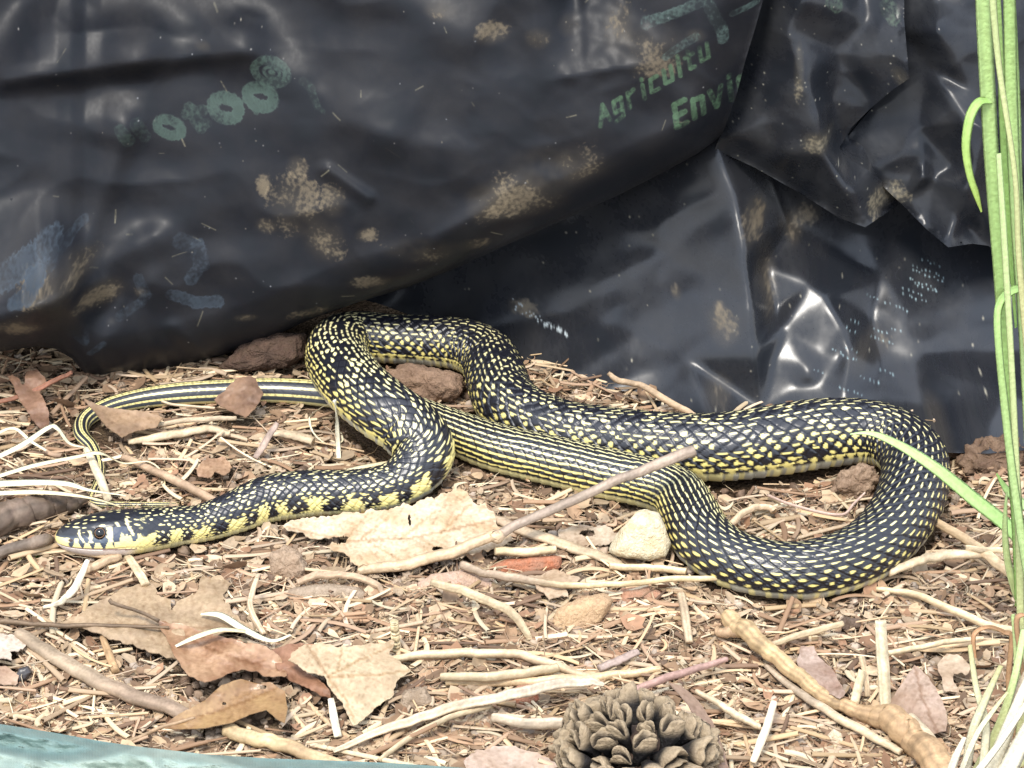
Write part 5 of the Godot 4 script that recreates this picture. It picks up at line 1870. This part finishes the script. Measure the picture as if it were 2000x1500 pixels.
	leaf("dead_leaf", "angular light tan leaf with pointed lobes, right of the leaf group", "leaf", [[563, 1290], [582, 1262], [620, 1256], [660, 1262], [720, 1258], [768, 1252], [762, 1276], [775, 1290], [802, 1308], [778, 1330], [764, 1362], [728, 1388], [690, 1418], [676, 1396], [668, 1370], [648, 1348], [632, 1322], [600, 1312]],
		{"h": 12.0, "amp": 1.2, "curl": -0.8, "wide": 60.0, "ty": -3.0, "step": 4.5, "mid": [[600, 1258], [640, 1322]], "ribs": [[640, 1322, 700, 1290], [700, 1290, 766, 1262], [640, 1322, 740, 1318], [740, 1318, 798, 1309], [640, 1322, 676, 1368], [676, 1368, 694, 1412], [660, 1312, 668, 1268]], "col": Color(0.54, 0.42, 0.27), "col2": Color(0.44, 0.32, 0.2), "ragged": 3.5})
	leaf("dead_leaf", "glossy brown curled leaf with a pointed tip above the tarpaulin", "leaf", [[312, 1422], [350, 1394], [400, 1368], [432, 1338], [470, 1326], [508, 1336], [528, 1332], [556, 1350], [562, 1382], [556, 1412], [540, 1404], [520, 1386], [492, 1394], [450, 1412], [400, 1422], [350, 1424]],
		{"h": 8.0, "amp": 0.8, "curl": 4.0, "wide": 46.0, "mid": [[312, 1422], [400, 1396], [480, 1370], [535, 1344]], "col": Color(0.36, 0.22, 0.1), "col2": Color(0.27, 0.15, 0.07), "ragged": 0.8, "mat": M.gloss_leaf, "holes": [[438, 1374, 4, 3], [512, 1342, 9, 4]], "stem_col": Color(0.34, 0.23, 0.14)}, [[250, 1450, 2, 5], [285, 1434, 4, 4], [315, 1421, 7, 4], [380, 1402, 7, 3]])
	leaf("leaf_scrap", "rust-red shred of leaf tucked under the angular tan leaf", "leaf scrap", [[532, 1272], [560, 1258], [592, 1256], [575, 1284], [596, 1314], [630, 1330], [646, 1348], [650, 1368], [612, 1350], [570, 1332], [545, 1310]],
		{"h": 6.5, "amp": 1.6, "col": Color(0.33, 0.17, 0.1), "col2": Color(0.24, 0.12, 0.07), "ragged": 4.0})
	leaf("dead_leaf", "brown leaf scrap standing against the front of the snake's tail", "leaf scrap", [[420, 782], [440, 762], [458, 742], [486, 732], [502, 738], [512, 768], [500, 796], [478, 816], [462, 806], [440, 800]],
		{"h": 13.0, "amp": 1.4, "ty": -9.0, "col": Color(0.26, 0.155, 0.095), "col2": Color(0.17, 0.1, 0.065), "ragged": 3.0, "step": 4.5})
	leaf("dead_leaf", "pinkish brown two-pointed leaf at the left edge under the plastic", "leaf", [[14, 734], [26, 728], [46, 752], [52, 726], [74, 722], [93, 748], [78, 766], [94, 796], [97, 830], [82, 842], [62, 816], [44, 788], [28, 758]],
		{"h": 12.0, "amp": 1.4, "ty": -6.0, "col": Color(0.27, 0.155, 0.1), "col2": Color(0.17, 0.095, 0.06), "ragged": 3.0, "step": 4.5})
	leaf("dead_leaf", "folded brown leaf lying over the bend of the snake's tail", "leaf", [[164, 780], [200, 794], [240, 800], [290, 804], [318, 816], [304, 834], [262, 842], [238, 856], [210, 836], [186, 808]],
		{"h": 12.0, "amp": 1.0, "ty": -7.0, "tx": -2.0, "col": Color(0.34, 0.22, 0.13), "col2": Color(0.22, 0.14, 0.085), "ragged": 2.0, "step": 4.5})
	leaf("dead_leaf", "small pinkish grey leaf beside the knobbly root", "leaf", [[1556, 1290], [1564, 1264], [1590, 1262], [1598, 1282], [1622, 1300], [1636, 1326], [1652, 1352], [1640, 1364], [1606, 1352], [1570, 1334]],
		{"h": 7.0, "amp": 1.2, "ty": 3.0, "col": Color(0.42, 0.31, 0.25), "col2": Color(0.28, 0.18, 0.13), "ragged": 2.5, "step": 4.5})
	leaf("dead_leaf", "pale mauve pointed leaf above the forked end of the root", "leaf", [[1738, 1368], [1760, 1338], [1786, 1298], [1812, 1320], [1838, 1360], [1850, 1398], [1848, 1428], [1818, 1434], [1780, 1416], [1752, 1392]],
		{"h": 10.0, "amp": 1.0, "ty": -3.0, "curl": -1.0, "mid": [[1786, 1300], [1800, 1360], [1830, 1430]], "col": Color(0.4, 0.29, 0.22), "col2": Color(0.3, 0.2, 0.14), "ragged": 2.0, "step": 5.0})
	leaf("leaf_scrap", "thin grey-tan leaf scrap on the brick below the crossing stalks", "leaf scrap", [[1030, 1128], [1080, 1112], [1138, 1128], [1120, 1142], [1104, 1148], [1110, 1164], [1072, 1172], [1052, 1150]],
		{"h": 7.0, "amp": 1.5, "col": Color(0.48, 0.36, 0.25), "col2": Color(0.4, 0.28, 0.18), "ragged": 4.0, "step": 4.5})
	leaf("dead_leaf", "dark brown curved leaf sheath standing right of the pine cone", "leaf", [[1306, 1334], [1330, 1338], [1362, 1366], [1392, 1410], [1412, 1460], [1430, 1524], [1412, 1524], [1396, 1470], [1370, 1420], [1340, 1372]],
		{"h": 17.0, "amp": 0.6, "tx": -10.0, "col": Color(0.3, 0.2, 0.14), "col2": Color(0.22, 0.14, 0.1), "ragged": 1.0, "step": 4.5})
	leaf("leaf_scrap", "curled rusty leaf scrap in the middle of the space inside the tail bend", "leaf scrap", [[380, 914], [404, 896], [436, 892], [452, 912], [440, 926], [420, 922], [412, 936], [390, 930]],
		{"h": 6.0, "amp": 2.0, "col": Color(0.44, 0.28, 0.17), "col2": Color(0.32, 0.19, 0.12), "ragged": 4.0, "step": 4.0})
	leaf("leaf_scrap", "flat pinkish tan leaf scrap left of the pine cone at the bottom edge", "leaf scrap", [[905, 1486], [930, 1466], [990, 1456], [1050, 1470], [1092, 1498], [1090, 1525], [930, 1525]],
		{"h": 4.5, "amp": 1.2, "col": Color(0.5, 0.38, 0.3), "col2": Color(0.4, 0.28, 0.2), "ragged": 4.0, "step": 5.0})
	leaf("leaf_scrap", "whitish ragged scrap at the left edge below the long torn leaf", "leaf scrap", [[-20, 1238], [20, 1236], [56, 1248], [44, 1266], [20, 1272], [24, 1290], [-20, 1286]],
		{"h": 6.0, "amp": 1.4, "col": Color(0.56, 0.46, 0.37), "col2": Color(0.44, 0.34, 0.26), "ragged": 4.0, "step": 4.5})
	leaf("leaf_scrap", "brown leaf scrap beside the dark seed at the left edge", "leaf scrap", [[-20, 1300], [10, 1300], [38, 1318], [30, 1336], [-20, 1336]],
		{"h": 4.0, "amp": 1.0, "col": Color(0.42, 0.29, 0.2), "col2": Color(0.34, 0.22, 0.15), "ragged": 3.0, "step": 4.5})
	leaf("leaf_scrap", "holed pale leaf scrap behind the cream stone", "leaf scrap", [[1090, 1036], [1130, 1026], [1190, 1028], [1214, 1044], [1190, 1062], [1140, 1068], [1100, 1060]],
		{"h": 4.5, "amp": 1.5, "col": Color(0.56, 0.45, 0.33), "col2": Color(0.38, 0.27, 0.18), "holes": [[1148, 1042, 14, 7]], "ragged": 4.0, "step": 4.5})
	leaf("leaf_scrap", "torn tan leaf scrap near the dead grass at the right", "leaf scrap", [[1832, 1300], [1850, 1276], [1878, 1284], [1900, 1300], [1886, 1318], [1860, 1312], [1872, 1350], [1846, 1350]],
		{"h": 6.0, "amp": 2.0, "col": Color(0.5, 0.38, 0.27), "col2": Color(0.38, 0.27, 0.18), "ragged": 4.0, "step": 4.5})
	# ----- sticks
	stalk("dry_stalk", "long jointed dry stalk leaning from the leaf litter up over the snake's body", "stalk", [[700, 1112, 3, 11], [790, 1104, 4, 13], [880, 1078, 8, 13], [955, 1050, 11, 12], [970, 1044, 11.5, 16], [985, 1038, 12, 11], [1100, 985, 19, 11], [1220, 932, 27, 11], [1300, 900, 32, 13], [1356, 882, 35, 13]], Color(0.52, 0.38, 0.24), Color(0.29, 0.225, 0.175), "", 10, 0.08, 0.8)
	stalk("dry_stalk", "flattened grey-brown stalk running under the long jointed stalk to the cream stone", "stalk", [[902, 984, 3, 10], [960, 1010, 3, 12], [1040, 1042, 3, 13], [1130, 1074, 3, 13], [1236, 1112, 2, 10]], Color(0.42, 0.31, 0.21), Color(0.5, 0.38, 0.25), "", 9, 0.08, 0.6)
	var root_b := MB.new()
	stalk_into(root_b, [[1418, 1200, 5, 15], [1440, 1222, 5, 19], [1480, 1252, 5, 18], [1530, 1296, 5, 16], [1580, 1336, 4, 15], [1630, 1372, 3, 14], [1690, 1394, 2, 17], [1740, 1404, 2, 28], [1785, 1436, 2, 29], [1830, 1494, 2, 30], [1870, 1550, 2, 30]], Color(0.50, 0.35, 0.19), Color(0.44, 0.29, 0.16), 14, 0.05, 0.95, 5, 0.08)
	stalk_into(root_b, [[1445, 1228, 5, 16], [1418, 1236, 4, 11], [1398, 1232, 3, 8]], Color(0.45, 0.3, 0.18), Color(-1, 0, 0), 8, 0.08, 0.9, 9, 0.1)
	tag(put(root_b, "root", M.straw, null, g(1418, 1200, 0)), "knobbly ringed yellow-brown root at the lower right", "root")
	stalk("dry_stalk", "thick weathered stalk running down from the left edge to the tarpaulin", "stalk", [[36, 1236, 3, 12], [110, 1284, 3, 17], [220, 1340, 3, 18], [330, 1384, 3, 17], [420, 1412, 3, 15]], Color(0.34, 0.255, 0.175), Color(0.28, 0.2, 0.14), "", 10, 0.08, 0.7)
	stalk("dry_stalk", "thick tan straw stalk emerging from under the glossy curled leaf", "stalk", [[440, 1424, 3, 16], [520, 1446, 3, 17], [600, 1472, 3, 15], [690, 1504, 3, 13]], Color(0.54, 0.4, 0.23), Color(0.5, 0.35, 0.2), "", 10, 0.07, 0.8)
	stalk("twig", "smooth grey twig pointing at the snake's snout from the left edge", "twig", [[-40, 1092, 5, 10], [30, 1070, 6, 11], [80, 1058, 7, 12], [98, 1055, 2, 9]], Color(0.17, 0.13, 0.10), Color(0.22, 0.165, 0.125), "", 10, 0.03)
	stalk("branch", "thick brown bark-covered branch at the left edge behind the snake's head", "branch", [[-50, 1030, 1, 32], [40, 1004, 1, 30], [110, 988, 1, 22], [158, 976, 1, 14], [170, 973, 1, 6]], Color(0.16, 0.115, 0.085), Color(0.12, 0.085, 0.06), "", 16, 0.3, 0.9, 0.1)
	stalk("straw", "bent pale straw arching to a hollow end in the middle foreground", "straw", [[843, 1138, 11, 7], [900, 1152, 11, 9], [960, 1178, 10, 9], [1002, 1200, 8, 9], [1028, 1236, 3, 7], [1034, 1250, 1, 6]], pale, Color(-1, 0, 0), "", 10, 0.03)
	stalk("straw", "short upright hollow straw stub right of the angular tan leaf", "straw", [[774, 1268, 1, 8], [772, 1240, 8, 9], [770, 1212, 15, 8]], Color(0.62, 0.5, 0.3), Color(-1, 0, 0), "", 10, 0.02)
	stalk("straw", "long tan straw with a joint above the orange brick chip", "straw", [[730, 1296, 4, 6], [800, 1282, 4, 8], [880, 1276, 4, 9], [985, 1276, 4, 9], [1060, 1292, 4, 9], [1150, 1326, 3, 8], [1170, 1334, 3, 5]], Color(0.6, 0.46, 0.29), Color(0.5, 0.37, 0.24), "", 9, 0.05)
	stalk("straw", "short thick pale straw lying above the jointed tan straw's lower half", "straw", [[862, 1322, 5, 8], [950, 1322, 6, 10], [1030, 1314, 6, 10], [1090, 1304, 6, 9]], pale, Color(-1, 0, 0), "", 10, 0.03)
	stalk("straw", "long straight straw lying level between the jointed straw and the pine cone", "straw", [[870, 1332, 3, 7], [1000, 1332, 3, 9], [1120, 1326, 3, 9], [1240, 1314, 3, 8], [1290, 1306, 3, 6]], Color(0.58, 0.43, 0.26), Color(-1, 0, 0), "", 9, 0.04)
	stalk("split_stalk", "broad bleached split stalk rising towards the pine cone from the lower left", "stalk", [[650, 1468, 4, 6], [760, 1420, 6, 11], [860, 1388, 8, 13], [960, 1364, 10, 13], [1060, 1342, 11, 14], [1140, 1330, 11, 11], [1180, 1338, 11, 5]], Color(0.54, 0.43, 0.30), Color(0.58, 0.48, 0.36), "", 10, 0.12, 0.6)
	stalk("straw", "thin pale straw below the bleached split stalk", "straw", [[740, 1486, 4, 5], [800, 1440, 6, 6], [880, 1402, 7, 6], [960, 1378, 7, 5]], pale, Color(-1, 0, 0), "", 8, 0.04)
	stalk("straw", "grey hollow stalk stub touching the left side of the pine cone", "stalk", [[962, 1402, 4, 9], [1030, 1412, 5, 11], [1100, 1414, 5, 12]], Color(0.46, 0.37, 0.27), Color(-1, 0, 0), "", 10, 0.04)
	stalk("twig", "grey twig turning into a long yellow straw below the cream stone", "twig", [[903, 1104, 7, 9], [945, 1120, 7, 8], [1000, 1128, 7, 9], [1060, 1138, 7, 7], [1140, 1144, 8, 6], [1240, 1138, 8, 6], [1340, 1130, 7, 6], [1420, 1128, 6, 5]], Color(0.36, 0.27, 0.19), Color(0.62, 0.48, 0.28), "", 9, 0.06)
	stalk("straw", "yellow straw passing under the snake beside the cream stone", "straw", [[1190, 1106, 4, 7], [1260, 1108, 4, 7], [1340, 1116, 4, 7]], Color(0.66, 0.5, 0.3), Color(-1, 0, 0), "", 8, 0.04)
	stalk("straw", "cut pale stalk stub between the jointed stalk and the brick", "stalk", [[966, 1076, 6, 8], [1030, 1078, 6, 9], [1086, 1074, 6, 8]], Color(0.6, 0.47, 0.29), Color(-1, 0, 0), "", 10, 0.05)
	stalk("straw", "upright bright pale straw above the forked root end", "straw", [[1730, 1384, 2, 11], [1726, 1320, 14, 12], [1722, 1262, 24, 12], [1720, 1214, 32, 11]], Color(0.68, 0.57, 0.39), Color(-1, 0, 0), "", 12, 0.02)
	stalk("straw", "thin straw joining the upright pale straw from the right", "straw", [[1734, 1276, 8, 6], [1800, 1264, 8, 6], [1866, 1252, 7, 6], [1920, 1246, 6, 4]], Color(0.6, 0.47, 0.3), Color(-1, 0, 0), "", 8, 0.04)
	stalk("straw", "pale straw above the bark chip at the lower right", "straw", [[1500, 1262, 5, 5], [1570, 1238, 6, 7], [1646, 1218, 6, 6]], pale, Color(-1, 0, 0), "", 8, 0.04)
	stalk("dry_twig", "smooth tan stem slanting down right from the snake's right loop", "stem", [[1812, 1012, 6, 8], [1860, 1036, 7, 9], [1920, 1076, 7, 10], [1970, 1118, 6, 11], [2030, 1180, 5, 10]], Color(0.56, 0.4, 0.24), Color(0.6, 0.45, 0.28), "", 10, 0.04)
	stalk("dry_twig", "pale stem running from the snake's lower loop to the right edge", "stem", [[1736, 1118, 5, 8], [1790, 1098, 6, 9], [1850, 1086, 7, 10], [1940, 1080, 6, 7]], Color(0.64, 0.5, 0.33), Color(-1, 0, 0), "", 9, 0.06)
	stalk("straw", "short straw across the pale stem at the right edge", "straw", [[1886, 1072, 9, 6], [1950, 1076, 9, 6], [2020, 1080, 8, 6]], Color(0.6, 0.47, 0.3), Color(-1, 0, 0), "", 8, 0.04)
	stalk("dry_twig", "long tan straw below the lower loop reaching to the right edge", "straw", [[1712, 1150, 3, 5], [1790, 1162, 4, 7], [1870, 1196, 5, 8], [1950, 1226, 5, 8], [2030, 1238, 5, 7]], Color(0.58, 0.44, 0.27), Color(-1, 0, 0), "", 8, 0.05)
	stalk("straw", "wiry pale root end curling inside the snake's right loop", "root", [[1424, 1032, 3, 6], [1440, 1010, 5, 7], [1468, 994, 6, 7], [1500, 990, 5, 6], [1512, 1000, 3, 8]], Color(0.62, 0.46, 0.3), Color(-1, 0, 0), "", 9, 0.1)
	stalk("twig", "fine forked twig standing inside the snake's right loop", "twig", [[1500, 968, 3, 3], [1560, 990, 6, 3], [1640, 1006, 8, 3], [1668, 984, 12, 3], [1690, 962, 16, 2]], Color(0.56, 0.4, 0.32), Color(-1, 0, 0), "", 6, 0.05)
	stalk("dry_twig", "purplish stem lying above the pine cone", "stem", [[1226, 1354, 8, 7], [1300, 1326, 9, 8], [1370, 1302, 9, 7], [1420, 1288, 8, 5]], Color(0.38, 0.24, 0.2), Color(-1, 0, 0), "", 9, 0.03)
	stalk("dry_twig", "faded mauve stem piece above the long straight straw", "stem", [[1170, 1306, 6, 9], [1210, 1288, 6, 10], [1246, 1272, 6, 9]], Color(0.35, 0.265, 0.225), Color(-1, 0, 0), "", 8, 0.08, 0.6)
	stalk("dry_twig", "dry branching stem leaning on the plastic beyond the snake", "stem", [[1188, 728, 16, 4], [1206, 742, 13, 6], [1250, 752, 10, 6], [1300, 780, 7, 7], [1356, 812, 3, 6]], Color(0.46, 0.33, 0.21), Color(-1, 0, 0), "", 8, 0.12)
	stalk("straw", "short pale straw lying across the snake's thin tail", "straw", [[168, 878, 12, 6], [180, 900, 13, 8], [196, 936, 12, 9], [212, 976, 5, 8]], Color(0.66, 0.55, 0.38), Color(-1, 0, 0), "", 9, 0.04)
	stalk("twig", "brown twig slanting through the space inside the tail bend", "twig", [[240, 892, 4, 7], [300, 918, 4, 8], [360, 948, 4, 9], [424, 980, 4, 8]], Color(0.42, 0.29, 0.19), Color(-1, 0, 0), "", 8, 0.06)
	stalk("straw", "long level pale straw just below the snake's tail", "straw", [[300, 832, 5, 4], [360, 822, 6, 5], [420, 818, 6, 5], [462, 817, 6, 4]], Color(0.6, 0.47, 0.32), Color(-1, 0, 0), "", 8, 0.05)
	stalk("split_stalk", "broad split tan stalk below the level pale straw", "stalk", [[250, 864, 3, 8], [320, 850, 4, 12], [400, 838, 4, 11], [450, 846, 4, 8]], Color(0.56, 0.43, 0.28), Color(-1, 0, 0), "", 9, 0.1, 0.5)
	stalk("split_stalk", "short ragged stalk left of the front coil", "stalk", [[528, 846, 4, 8], [570, 850, 5, 12], [612, 862, 4, 11]], Color(0.54, 0.42, 0.28), Color(-1, 0, 0), "", 9, 0.12, 0.55)
	stalk("twig", "grey chip of twig leaning beside the ragged stalk", "twig", [[498, 896, 3, 7], [516, 866, 8, 8], [542, 826, 15, 6]], Color(0.36, 0.27, 0.22), Color(-1, 0, 0), "", 8, 0.1, 0.6)
	stalk("twig", "red-brown stem sloping under the plastic at the left", "twig", [[-20, 790, 4, 4], [50, 770, 8, 5], [110, 742, 14, 5], [140, 728, 18, 4]], Color(0.3, 0.14, 0.09), Color(-1, 0, 0), "", 8, 0.03)
	stalk("straw", "pale flat straw pointing down right from the snake's throat", "straw", [[246, 1082, 3, 7], [262, 1106, 4, 9], [284, 1140, 5, 9]], Color(0.64, 0.51, 0.33), Color(-1, 0, 0), "", 8, 0.05, 0.6)
	stalk("straw", "hollow tan straw just below the snake's head", "straw", [[170, 1112, 4, 8], [200, 1098, 4, 9], [236, 1084, 3, 9]], Color(0.5, 0.36, 0.23), Color(-1, 0, 0), "", 8, 0.05)
	stalk("straw", "white frayed straw leaning left of the long torn leaf", "straw", [[82, 1186, 3, 4], [120, 1176, 6, 9], [148, 1144, 11, 9], [172, 1094, 18, 5]], Color(0.74, 0.64, 0.48), Color(-1, 0, 0), "", 8, 0.12, 0.5)
	stalk("straw", "orange-brown straw under the front of the long torn leaf", "straw", [[200, 1246, 2, 6], [212, 1276, 3, 8], [226, 1312, 3, 8]], Color(0.5, 0.32, 0.17), Color(-1, 0, 0), "", 8, 0.05)
	stalk("straw", "slender bent straw standing right of the torn leaf", "straw", [[502, 1130, 14, 4], [492, 1160, 12, 6], [490, 1190, 9, 6], [515, 1240, 3, 6]], Color(0.56, 0.42, 0.28), Color(-1, 0, 0), "", 8, 0.05)
	stalk("straw", "white straw stub below the angular tan leaf", "straw", [[646, 1364, 10, 6], [652, 1400, 6, 8], [660, 1440, 2, 8]], Color(0.76, 0.68, 0.52), Color(-1, 0, 0), "", 9, 0.04)
	stalk("dry_twig", "curved brown stem right of the flat grey stone", "stem", [[580, 1140, 4, 6], [620, 1124, 6, 8], [680, 1124, 6, 7], [730, 1138, 5, 7], [748, 1158, 3, 5]], Color(0.5, 0.36, 0.24), Color(-1, 0, 0), "", 8, 0.08)
	stalk("straw", "pale straw pointing up left from the root's middle", "straw", [[1668, 1376, 3, 9], [1676, 1340, 8, 9], [1684, 1308, 13, 7]], Color(0.68, 0.55, 0.36), Color(-1, 0, 0), "", 8, 0.05)
	stalk("straw", "straw leaning beside the one that points up left from the root", "straw", [[1694, 1360, 3, 5], [1690, 1316, 9, 6], [1682, 1282, 14, 6]], Color(0.6, 0.46, 0.3), Color(-1, 0, 0), "", 8, 0.05)
	stalk("dry_stalk", "grey stalk running along the lower side of the root", "stalk", [[1496, 1300, 3, 5], [1560, 1352, 3, 8], [1630, 1396, 3, 9], [1700, 1436, 3, 9], [1760, 1470, 3, 7]], Color(0.4, 0.31, 0.22), Color(0.52, 0.41, 0.27), "", 8, 0.06)
	stalk("dry_stalk", "grey split stalk along the upper side of the forked root end", "stalk", [[1778, 1394, 9, 7], [1810, 1430, 9, 9], [1850, 1480, 8, 9]], Color(0.44, 0.35, 0.24), Color(-1, 0, 0), "", 8, 0.08, 0.6)
	stalk("straw", "pale chunk of straw below the knobbly root, forming a cross with others", "straw", [[1470, 1490, 4, 7], [1490, 1440, 9, 9], [1512, 1372, 12, 7]], Color(0.72, 0.6, 0.44), Color(-1, 0, 0), "", 8, 0.08, 0.7)
	stalk("straw", "pale straw lying between the pine cone and the root", "straw", [[1360, 1350, 5, 5], [1410, 1378, 6, 7], [1450, 1404, 6, 8], [1486, 1420, 5, 6]], Color(0.62, 0.49, 0.33), Color(-1, 0, 0), "", 8, 0.06)
	stalk("straw", "dark weathered straw left of the root's knob", "straw", [[1330, 1160, 4, 8], [1338, 1200, 5, 9], [1346, 1256, 3, 8]], Color(0.52, 0.39, 0.26), Color(-1, 0, 0), "", 8, 0.06, 0.7)
	stalk("dry_twig", "pale stem leaning against the branch above the snake's head", "stem", [[300, 780, 3, 3], [340, 790, 4, 3], [420, 798, 4, 3]], Color(0.5, 0.38, 0.26), Color(-1, 0, 0), "", 6, 0.05)

# ---------------------------------------------------------------- the scene
func _ready() -> void:
	var t0 := Time.get_ticks_msec()
	var cam := Camera3D.new()
	cam.name = "camera"
	cam.fov = FOV
	cam.near = 0.02
	cam.far = 200.0
	cam.position = cam_at
	cam.rotation_degrees = Vector3(-PITCH, 0, 0)
	add_child(cam)
	cam.current = true
	var we := WorldEnvironment.new()
	we.name = "environment"
	var env := Environment.new()
	env.background_mode = Environment.BG_SKY
	var sky := Sky.new()
	var sm := ProceduralSkyMaterial.new()
	sm.sky_top_color = Color(0.84, 0.89, 0.97)
	sm.sky_horizon_color = Color(0.90, 0.90, 0.89)
	sm.sky_curve = 0.2
	sm.ground_bottom_color = Color(0.35, 0.3, 0.25)
	sm.ground_horizon_color = Color(0.6, 0.58, 0.55)
	sm.sky_energy_multiplier = 1.0
	sm.sun_angle_max = 2.0
	sky.sky_material = sm
	env.sky = sky
	env.tonemap_mode = Environment.TONE_MAPPER_LINEAR
	env.tonemap_exposure = 2.8
	env.sdfgi_enabled = true
	env.ssao_enabled = true
	env.ssil_enabled = true
	we.environment = env
	add_child(we)
	var sun := DirectionalLight3D.new()
	sun.name = "sun"
	sun.light_energy = 0.5
	sun.light_color = Color(1.0, 0.98, 0.95)
	sun.light_angular_distance = 14.0
	sun.shadow_enabled = true
	add_child(sun)
	sun.look_at_from_position(SUN_FROM, Vector3.ZERO, Vector3.UP)
	for pair in [[n1, 1, 0.02, 3], [n2, 2, 0.03, 3], [n3, 3, 0.02, 2]]:
		var n: FastNoiseLite = pair[0]
		n.seed = pair[1]
		n.frequency = pair[2]
		n.fractal_octaves = pair[3]
		n.noise_type = FastNoiseLite.TYPE_SIMPLEX
	n4.noise_type = FastNoiseLite.TYPE_CELLULAR
	n4.cellular_return_type = FastNoiseLite.RETURN_DISTANCE
	n4.fractal_type = FastNoiseLite.FRACTAL_NONE
	n4.frequency = 0.02
	n4.seed = 8
	make_materials()
	snake_line()
	ground()
	print("ground ", Time.get_ticks_msec() - t0)
	plastic()
	print("plastic ", Time.get_ticks_msec() - t0)
	snake()
	print("snake ", Time.get_ticks_msec() - t0)
	things()
	pine_cone()
	grass()
	moss()
	tarp()
	print("things ", Time.get_ticks_msec() - t0)
	litter()
	print("litter ", Time.get_ticks_msec() - t0)
